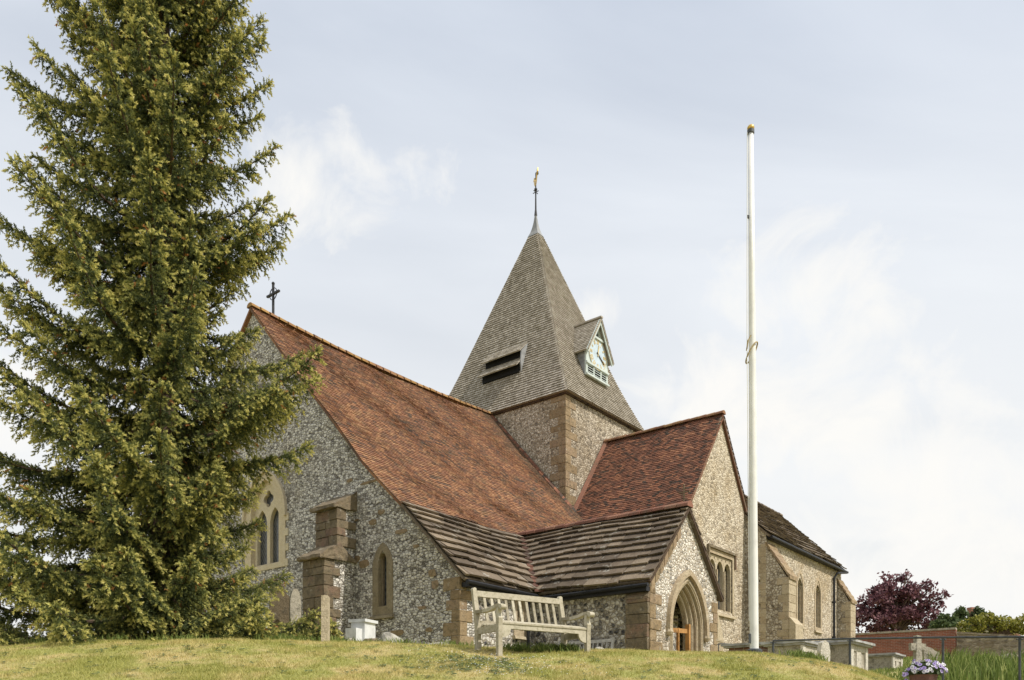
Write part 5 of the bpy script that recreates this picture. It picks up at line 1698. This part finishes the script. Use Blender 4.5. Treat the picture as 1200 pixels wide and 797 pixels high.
c = at(1110, 750, Yb); zg = gz(c.x, Yb)
def lb(px, py, rx, ry, d=0): return ((px - 1110) * sc, d, (845 - py) * sc + EYE - zg, rx * sc, rx * sc * .8, ry * sc)
tree_crown('green_shrub', (c.x, Yb, zg), .08, [lb(1108, 732, 16, 11), lb(1096, 738, 10, 8), lb(1120, 736, 12, 10)], 3600, .13, M_SHRUB, M_BARK, 'mid green shrub at the corner of the brick wall, below the purple tree', 'shrub', 'shrubs beyond the churchyard wall', 5)
c = at(1128, 750, 60.0); zg = gz(c.x, 60.0); sc = 60 / F
def lb(px, py, rx, ry, d=0): return ((px - 1128) * sc, d, (845 - py) * sc + EYE - zg, rx * sc, rx * sc * .8, ry * sc)
tree_crown('green_shrub', (c.x, 60.0, zg), .1, [lb(1127, 726, 11, 12), lb(1126, 718, 5, 9), lb(1146, 724, 9, 12), lb(1145, 716, 4, 6), lb(1136, 733, 16, 8), lb(1156, 731, 8, 7)], 3800, .14, M_SHRUB, M_BARK, 'taller dark green shrub in front of the distant red chimney', 'shrub', 'shrubs beyond the churchyard wall', 6)
Yb = 39.0; sc = Yb / F
c = at(1175, 745, Yb); zg = gz(c.x, Yb)
def lb(px, py, rx, ry, d=0): return ((px - 1175) * sc, d, (845 - py) * sc + EYE - zg, rx * sc, rx * sc * .55, ry * sc)
tree_crown('golden_hedge', (c.x, Yb, zg), .1, [lb(1128, 738, 11, 10), lb(1142, 733, 13, 12), lb(1160, 731, 15, 13), lb(1180, 733, 15, 12), lb(1200, 732, 15, 13), lb(1222, 733, 15, 13), lb(1248, 734, 18, 13)],
           9000, .085, M_HEDGE, M_BARK, 'bushy golden-leaved hedge spilling over the rubble wall', 'hedge', None, 8)

# ------------------------------------------------------------------ the big spruce
def spruce(base, seed=5):
    rg_ = np.random.default_rng(seed)
    r = empty('spruce_tree', base, 0, 'huge spruce with yellow-tipped branches filling the left of the lawn', 'tree')
    HT = 18.5
    mm = MB()
    mm.tube([(0, 0, -.5), (0, 0, .1), (.03, .02, 6), (-.03, 0, 12), (0, 0, HT)], [.36, .27, .2, .12, .02], 12)
    mm.build('trunk', M_BARK, r, smooth=True)
    limb = MB()
    RH = ([0, 1.0, 2.2, 3.6, 5, 6.5, 8.5, 10.5, 12, 14, 16.5, HT], [3.5, 3.6, 3.4, 3.05, 2.9, 2.7, 2.4, 2.2, 1.95, 1.5, .9, .1])
    SP, SD, SL, ST = [], [], [], []
    h = .15
    az0 = 0
    specs = []
    while h < HT - .3:
        nb_ = 9 if h < 3 else 7
        az0 += 2.1
        for k in range(nb_):
            az = az0 + 2 * math.pi * k / nb_ + rg_.normal(0, .2)
            ln = np.interp(h, *RH) * (1 - .27 * max(0, math.cos(az)) ** 1.5 * np.interp(h, [1.2, 2.2, 13, 16], [0, 1, .5, 0])) * rg_.choice([.5, .74, .9, 1.0, 1.14], p=[.17, .22, .27, .23, .11])
            if 4.9 < h < 7.0 and math.cos(az) > .75: ln = min(ln, 1.35)
            if 1.0 < h < 3.6 and math.cos(az) > .3: ln = min(ln, 1.32 / math.cos(az))
            if h <= 1.0 and math.cos(az) > .5: ln = min(ln, 2.9)
            specs.append((h + rg_.uniform(-.2, .2), az, ln))
        h += rg_.uniform(.40, .54) if h < 4.5 else rg_.uniform(.38, .52)
    # the long boughs that break the outline in the photograph
    for (hh, az, ln) in ((4.75, -.12, 3.15), (4.7, .12, 2.8), (4.05, -.3, 2.5), (7.5, -.1, 2.15), (8.9, .1, 2.0), (10.4, -.1, 1.9), (9.9, 3.2, 2.95), (7.3, 3.3, 3.1), (5.9, 3.1, 2.65), (4.3, 3.25, 2.9), (.55, -.25, 3.3), (.4, -.6, 3.3), (.5, .1, 2.7), (.35, -.15, 3.4), (.3, -.4, 3.3), (.3, -1.0, 3.2), (.25, -1.9, 3.1), (.3, -2.5, 3.4), (.9, -2.8, 3.9), (1.6, 3.0, 3.9), (2.4, -2.9, 3.6), (.35, 3.1, 3.8), (.3, .15, 3.5), (3.2, 3.3, 3.5), (1.0, -1.3, 3.0), (.6, -.5, 3.0), (.7, -.05, 2.75), (.35, .05, 3.15), (.8, -.75, 2.7), (.25, -.8, 3.2), (.45, -.2, 3.1), (.3, -.1, 2.9), (11.2, -.1, 1.75), (11.9, .15, 1.65), (12.6, -.25, 1.6), (12.3, .5, 1.6)):
        specs.append((hh, az, ln))
    for hh, az, ln in specs:
        up = np.interp(hh, [0, 3, 9, HT], [-.12, -.02, .14, .6]) + rg_.normal(0, .07)
        cv_ = np.interp(hh, [0, 4, 10, HT], [.08, .12, .20, .2])
        o = np.array([math.cos(az), math.sin(az), 0]); sd_ = np.array([-math.sin(az), math.cos(az), 0])
        bend = rg_.normal(0, .12)
        n = 9
        T = np.linspace(0, 1, n)
        def bp(t): 
            return np.array([0, 0, max(hh, .1)]) + o * (ln * t) + sd_ * (bend * ln * t * t) + np.array([0, 0, 1]) * (ln * (up * t - .12 * math.sin(math.pi * t) + cv_ * t * t))
        pts = [bp(t) for t in T]
        limb.tube(pts, [max(.006, (.013 + .012 * ln) * (1 - t) + .006) for t in T], 5, cap=False)
        # thick drooping sleeves of branchlets on both sides of each bough
        nbl = int(ln / .05)
        for i in range(nbl):
            t = .08 + .92 * (i + rg_.random()) / nbl
            p = bp(t); tg = unit(bp(min(t + .03, 1.03)) - bp(t - .03))
            side = 1 if i % 2 else -1
            sv = np.cross(tg, [0, 0, 1.]); sv = unit(sv) * side
            env = min(1.0, 1.5 * (1 - t) + .30) * min(1, .65 + t * 1.0)
            bl = env * np.clip(.24 * ln, .30, .56) * rg_.uniform(.7, 1.15)
            if rg_.random() < .25: dr_ = unit(tg * .45 + sv * .25 + np.array([0, 0, -.75])); droop = .1
            else: dr_ = unit(tg * rg_.uniform(.5, .95) + sv * .8 + np.array([0, 0, rg_.uniform(-.15, .3)])); droop = rg_.uniform(.35, .75)
            nj = max(3, int(bl / .036))
            for j in range(nj + 1):
                s = (j + .3) / (nj + .3)
                q = p + dr_ * bl * s + np.array([0, 0, -droop * bl * s * s])
                dl = unit(dr_ + np.array([0, 0, -2 * droop * s]))
                pr = unit(np.cross(dl, rg_.normal(size=3)))
                dd = dl + np.array([0, 0, .15]) if j == nj else dl * .8 + pr * .75
                SP.append(q); SD.append(dd); SL.append(rg_.uniform(.085, .135) * (1.15 - .3 * s))
                ex = t * .30 + s * .70
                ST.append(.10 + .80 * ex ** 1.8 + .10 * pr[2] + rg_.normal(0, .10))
            # short shoots clothing the top of the bough itself
            for _ in range(2):
                dd = tg * .8 + rg_.normal(0, .5, 3) + np.array([0, 0, .35])
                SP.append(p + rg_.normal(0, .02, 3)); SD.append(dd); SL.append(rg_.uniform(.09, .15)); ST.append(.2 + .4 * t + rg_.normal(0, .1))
        for _ in range(7):
            SP.append(bp(1.0 - .06 * rg_.random())); SD.append(unit(bp(1.0) - bp(.93)) + rg_.normal(0, .4, 3)); SL.append(rg_.uniform(.1, .18)); ST.append(.7)
    limb.build('limbs', M_BARK, r, recalc=False)
    SP = np.array(SP); SD = unit(np.array(SD)); SL = np.array(SL)[:, None]; ST = np.clip(np.array(ST), 0, .9)
    cone = rg_.random(len(ST)) < .010
    ns = len(SP); K = 17

    s = (np.arange(K)[None, :] + rg_.random((ns, K))) / K
    P0 = SP[:, None, :] + SD[:, None, :] * (SL[:, None, :] * s[..., None])
    per = unit(np.cross(SD[:, None, :], rg_.normal(size=(ns, K, 3))))
    dirn = unit(SD[:, None, :] * rg_.uniform(.45, .95, (ns, K, 1)) + per * .85)
    nl = rg_.uniform(.028, .05, (ns, K, 1))
    wv = unit(np.cross(dirn, rg_.normal(size=(ns, K, 3)))) * .0105
    V = np.stack([P0 - wv, P0 + wv, P0 + dirn * nl], 2).reshape(-1, 3)
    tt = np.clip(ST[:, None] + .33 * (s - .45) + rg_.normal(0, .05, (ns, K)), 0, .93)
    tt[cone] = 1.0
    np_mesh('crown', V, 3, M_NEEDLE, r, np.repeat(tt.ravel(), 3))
    return r
tx, ty = -6.45, 15.2
spruce((tx, ty, gz(tx, ty)))

# ------------------------------------------------------------------ grass
def blades(name, X, Y, hmin, hmax, w, mat, rg_, lean=.5, tint_mu=.45, kind='stuff', seg2=False, label=None, cat=None):
    n = len(X)
    Z = ground(X, Y)
    P = np.stack([X, Y, Z - .004], -1)
    az = rg_.uniform(0, 2 * np.pi, n)
    side = np.stack([np.cos(az), np.sin(az), np.zeros(n)], -1)
    h = rg_.uniform(hmin, hmax, (n, 1))
    ln_ = rg_.normal(0, lean, (n, 2)); tipo = np.concatenate([ln_ * h, h], 1)
    tint = np.clip(rg_.normal(tint_mu, .25, n), 0, 1)
    ww = side * w * rg_.uniform(.6, 1.3, (n, 1))
    if not seg2:
        V = np.stack([P - ww, P + ww, P + tipo], 1).reshape(-1, 3)
        o = np_mesh(name, V, 3, mat, None, np.repeat(tint, 3))
    else:
        mid = P + tipo * np.array([.35, .35, .6])
        V = np.stack([P - ww * .7, P + ww * .7, mid + ww, P + tipo, mid - ww], 1).reshape(-1, 3)
        o = np_mesh(name, V, 5, mat, None, np.repeat(tint, 5))
    return tag(o, label, cat, None, kind)
rg_ = np.random.default_rng(77)
n = 300000
Yg = 8.6 + (rg_.random(n) ** 1.15) * 6.4
qg = rg_.uniform(-.72, .64, n)
cl_ = np.sin(qg * Yg * 2.3 + Yg) * np.sin(Yg * 1.9 - qg * Yg) + .5 * np.sin(qg * Yg * 6.1) * np.sin(Yg * 5.3)
lo_ = cl_ < .25
blades('lawn_grass', (qg * Yg)[lo_], Yg[lo_], .010, .034, .0036, M_LAWN, rg_, .6)
blades('lawn_grass', (qg * Yg)[~lo_], Yg[~lo_], .018, .056, .0038, M_LAWN, rg_, .5, .4)
# scattered clumps of coarser grass and flat weeds in the turf
nc = 420
Yc = rg_.uniform(8.9, 12.6, nc); Xc = rg_.uniform(-.7, .5, nc) * Yc
kx = np.repeat(np.arange(nc), 26)
blades('grass_clumps', Xc[kx] + rg_.normal(0, .035, len(kx)), Yc[kx] + rg_.normal(0, .035, len(kx)), .025, .07, .005, M_LAWN, rg_, .6, .35)
nw_ = 230
Yc = np.concatenate([rg_.uniform(8.9, 11.8, nw_), rg_.uniform(9.6, 10.8, 160)]); Xc = np.concatenate([rg_.uniform(-.65, .45, nw_) * Yc[:nw_], rg_.normal(-.45, .45, 160)])
kx = np.repeat(np.arange(len(Yc)), 9)
Pw = np.stack([Xc[kx] + rg_.normal(0, .03, len(kx)), Yc[kx] + rg_.normal(0, .03, len(kx)), np.zeros(len(kx))], -1); Pw[:, 2] = ground(Pw[:, 0], Pw[:, 1]) + .022
tag(np_mesh('lawn_weeds', leaf_quads(Pw, .022, rg_, np.array([[0, -.2, 1.]]), .75), 4, M_SHRUB, None, np.repeat(rg_.uniform(.4, 1, len(kx)), 4)), kind='stuff')
# longer tufts
tuft = []
def tuft_at(px, Y, n, rx, ry):
    c = at(px, 780, Y)
    tuft.append(np.stack([c.x + rg_.normal(0, rx, n), Y + rg_.normal(0, ry, n)], -1))
tuft_at(942, 13.0, 260, .12, .1); tuft_at(930, 12.9, 80, .1, .1); tuft_at(955, 13.1, 120, .08, .1)
for k in range(12): tuft_at(rg_.uniform(596, 672), rg_.uniform(11.6, 12.2), 90, .1, .08)
for k in range(16): tuft_at(rg_.uniform(230, 430), rg_.uniform(13.2, 14.6), 80, .12, .1)
for k in range(12): tuft_at(rg_.uniform(-10, 230), rg_.uniform(12.6, 13.4), 60, .14, .1)
for k in range(20): tuft_at(rg_.uniform(380, 560), rg_.uniform(13.0, 16.0), 45, .12, .1)
tuft = np.concatenate(tuft)
blades('long_grass', tuft[:, 0], tuft[:, 1], .05, .16, .006, M_TALL, rg_, .3, .5, seg2=True)
# tall leaves beyond the handrail
n = 3600
Yt = rg_.uniform(20, 27, n); qt = rg_.uniform(.50, .74, n)
cl = np.sin(Yt * 3.1 + qt * 40) * np.cos(qt * 95) > -.25
Yt, qt = Yt[cl], qt[cl]
blades('tall_grass', qt * Yt, Yt, .3, .72, .016, M_TALL, rg_, .2, .5, seg2=True)
n = 30000
Yt = rg_.uniform(15, 38, n); qt = rg_.uniform(.40, .76, n)
blades('meadow_grass', qt * Yt, Yt, .05, .16, .012, M_TALL, rg_, .4, .55, seg2=True)

# tiny daisies in the turf, too many and too small to count
n = 260
Yd = rg_.uniform(9.4, 11.0, n); qd = rg_.normal(-.02, .05, n)
P = np.stack([qd * Yd, Yd, ground(qd * Yd, Yd) + .035], -1)
tag(np_mesh('turf_daisies', leaf_quads(P, .008, rg_, np.array([[0, -.5, .85]]), .9), 4, M_PETAL, None, np.ones(n * 4)), kind='stuff')

# ------------------------------------------------------------------ pot of daisies by the lawn edge
c = at(1082, 800, 10.6); zg = gz(c.x, c.y)
pot = empty('flower_pot', (c.x, c.y, zg), 0, 'dark pot overflowing with white and lilac daisies by the handrail', 'flower pot')
zt_p = at(1082, 791, 10.6).z - zg
mm = MB()
mm.tube([(0, 0, -.02), (0, 0, zt_p * .9), (0, 0, zt_p)], [.12, .165, .175], 20); mm.build('pot', M_TERRA, pot, smooth=False)
n = 900
d = unit(rg_.normal(size=(n, 3))); d[:, 2] = np.abs(d[:, 2])
Pl = d * rg_.uniform(.4, 1, (n, 1)) * np.array([.23, .2, .17]) + np.array([0, 0, zt_p])
np_mesh('leaves', leaf_quads(Pl, .03, rg_), 4, M_SHRUB, pot, np.repeat(rg_.random(n), 4))
petals = []; tints = []; eyes = MB()
for k in range(74):
    dd = unit(rg_.normal(size=3)); dd[2] = abs(dd[2]) * .9 + .1; dd[1] -= .25
    dd = unit(dd)
    ce = dd * np.array([.26, .22, .20]) * rg_.uniform(.9, 1.12) + np.array([.03, 0, zt_p])
    if k < 5: ce = np.array([rg_.uniform(-.30, -.2), -.05, zt_p + rg_.uniform(-.12, .12)])
    nn = unit(dd + rg_.normal(0, .25, 3) + np.array([0, -.35, .2])); a = unit(np.cross(nn, [.2, .9, .3])); b = np.cross(nn, a)
    rr = rg_.uniform(.022, .032)
    tb = rg_.choice([.1, .45, .8, .95], p=[.25, .25, .25, .25])
    for j in range(11):
        an = 2 * math.pi * j / 11; dv2 = a * math.cos(an) + b * math.sin(an); sv2 = -a * math.sin(an) + b * math.cos(an)
        petals += [ce, ce + dv2 * rr * .6 - sv2 * rr * .24, ce + dv2 * rr, ce + dv2 * rr * .6 + sv2 * rr * .24]
        tints += [max(0, tb - .4), tb, tb, tb]
    eyes.ball(ce + nn * .002, rr * .26, 6)
np_mesh('petals', np.array(petals), 4, M_PETAL, pot, np.array(tints))
eyes.build('flower_eyes', M_EYE, pot, recalc=False)
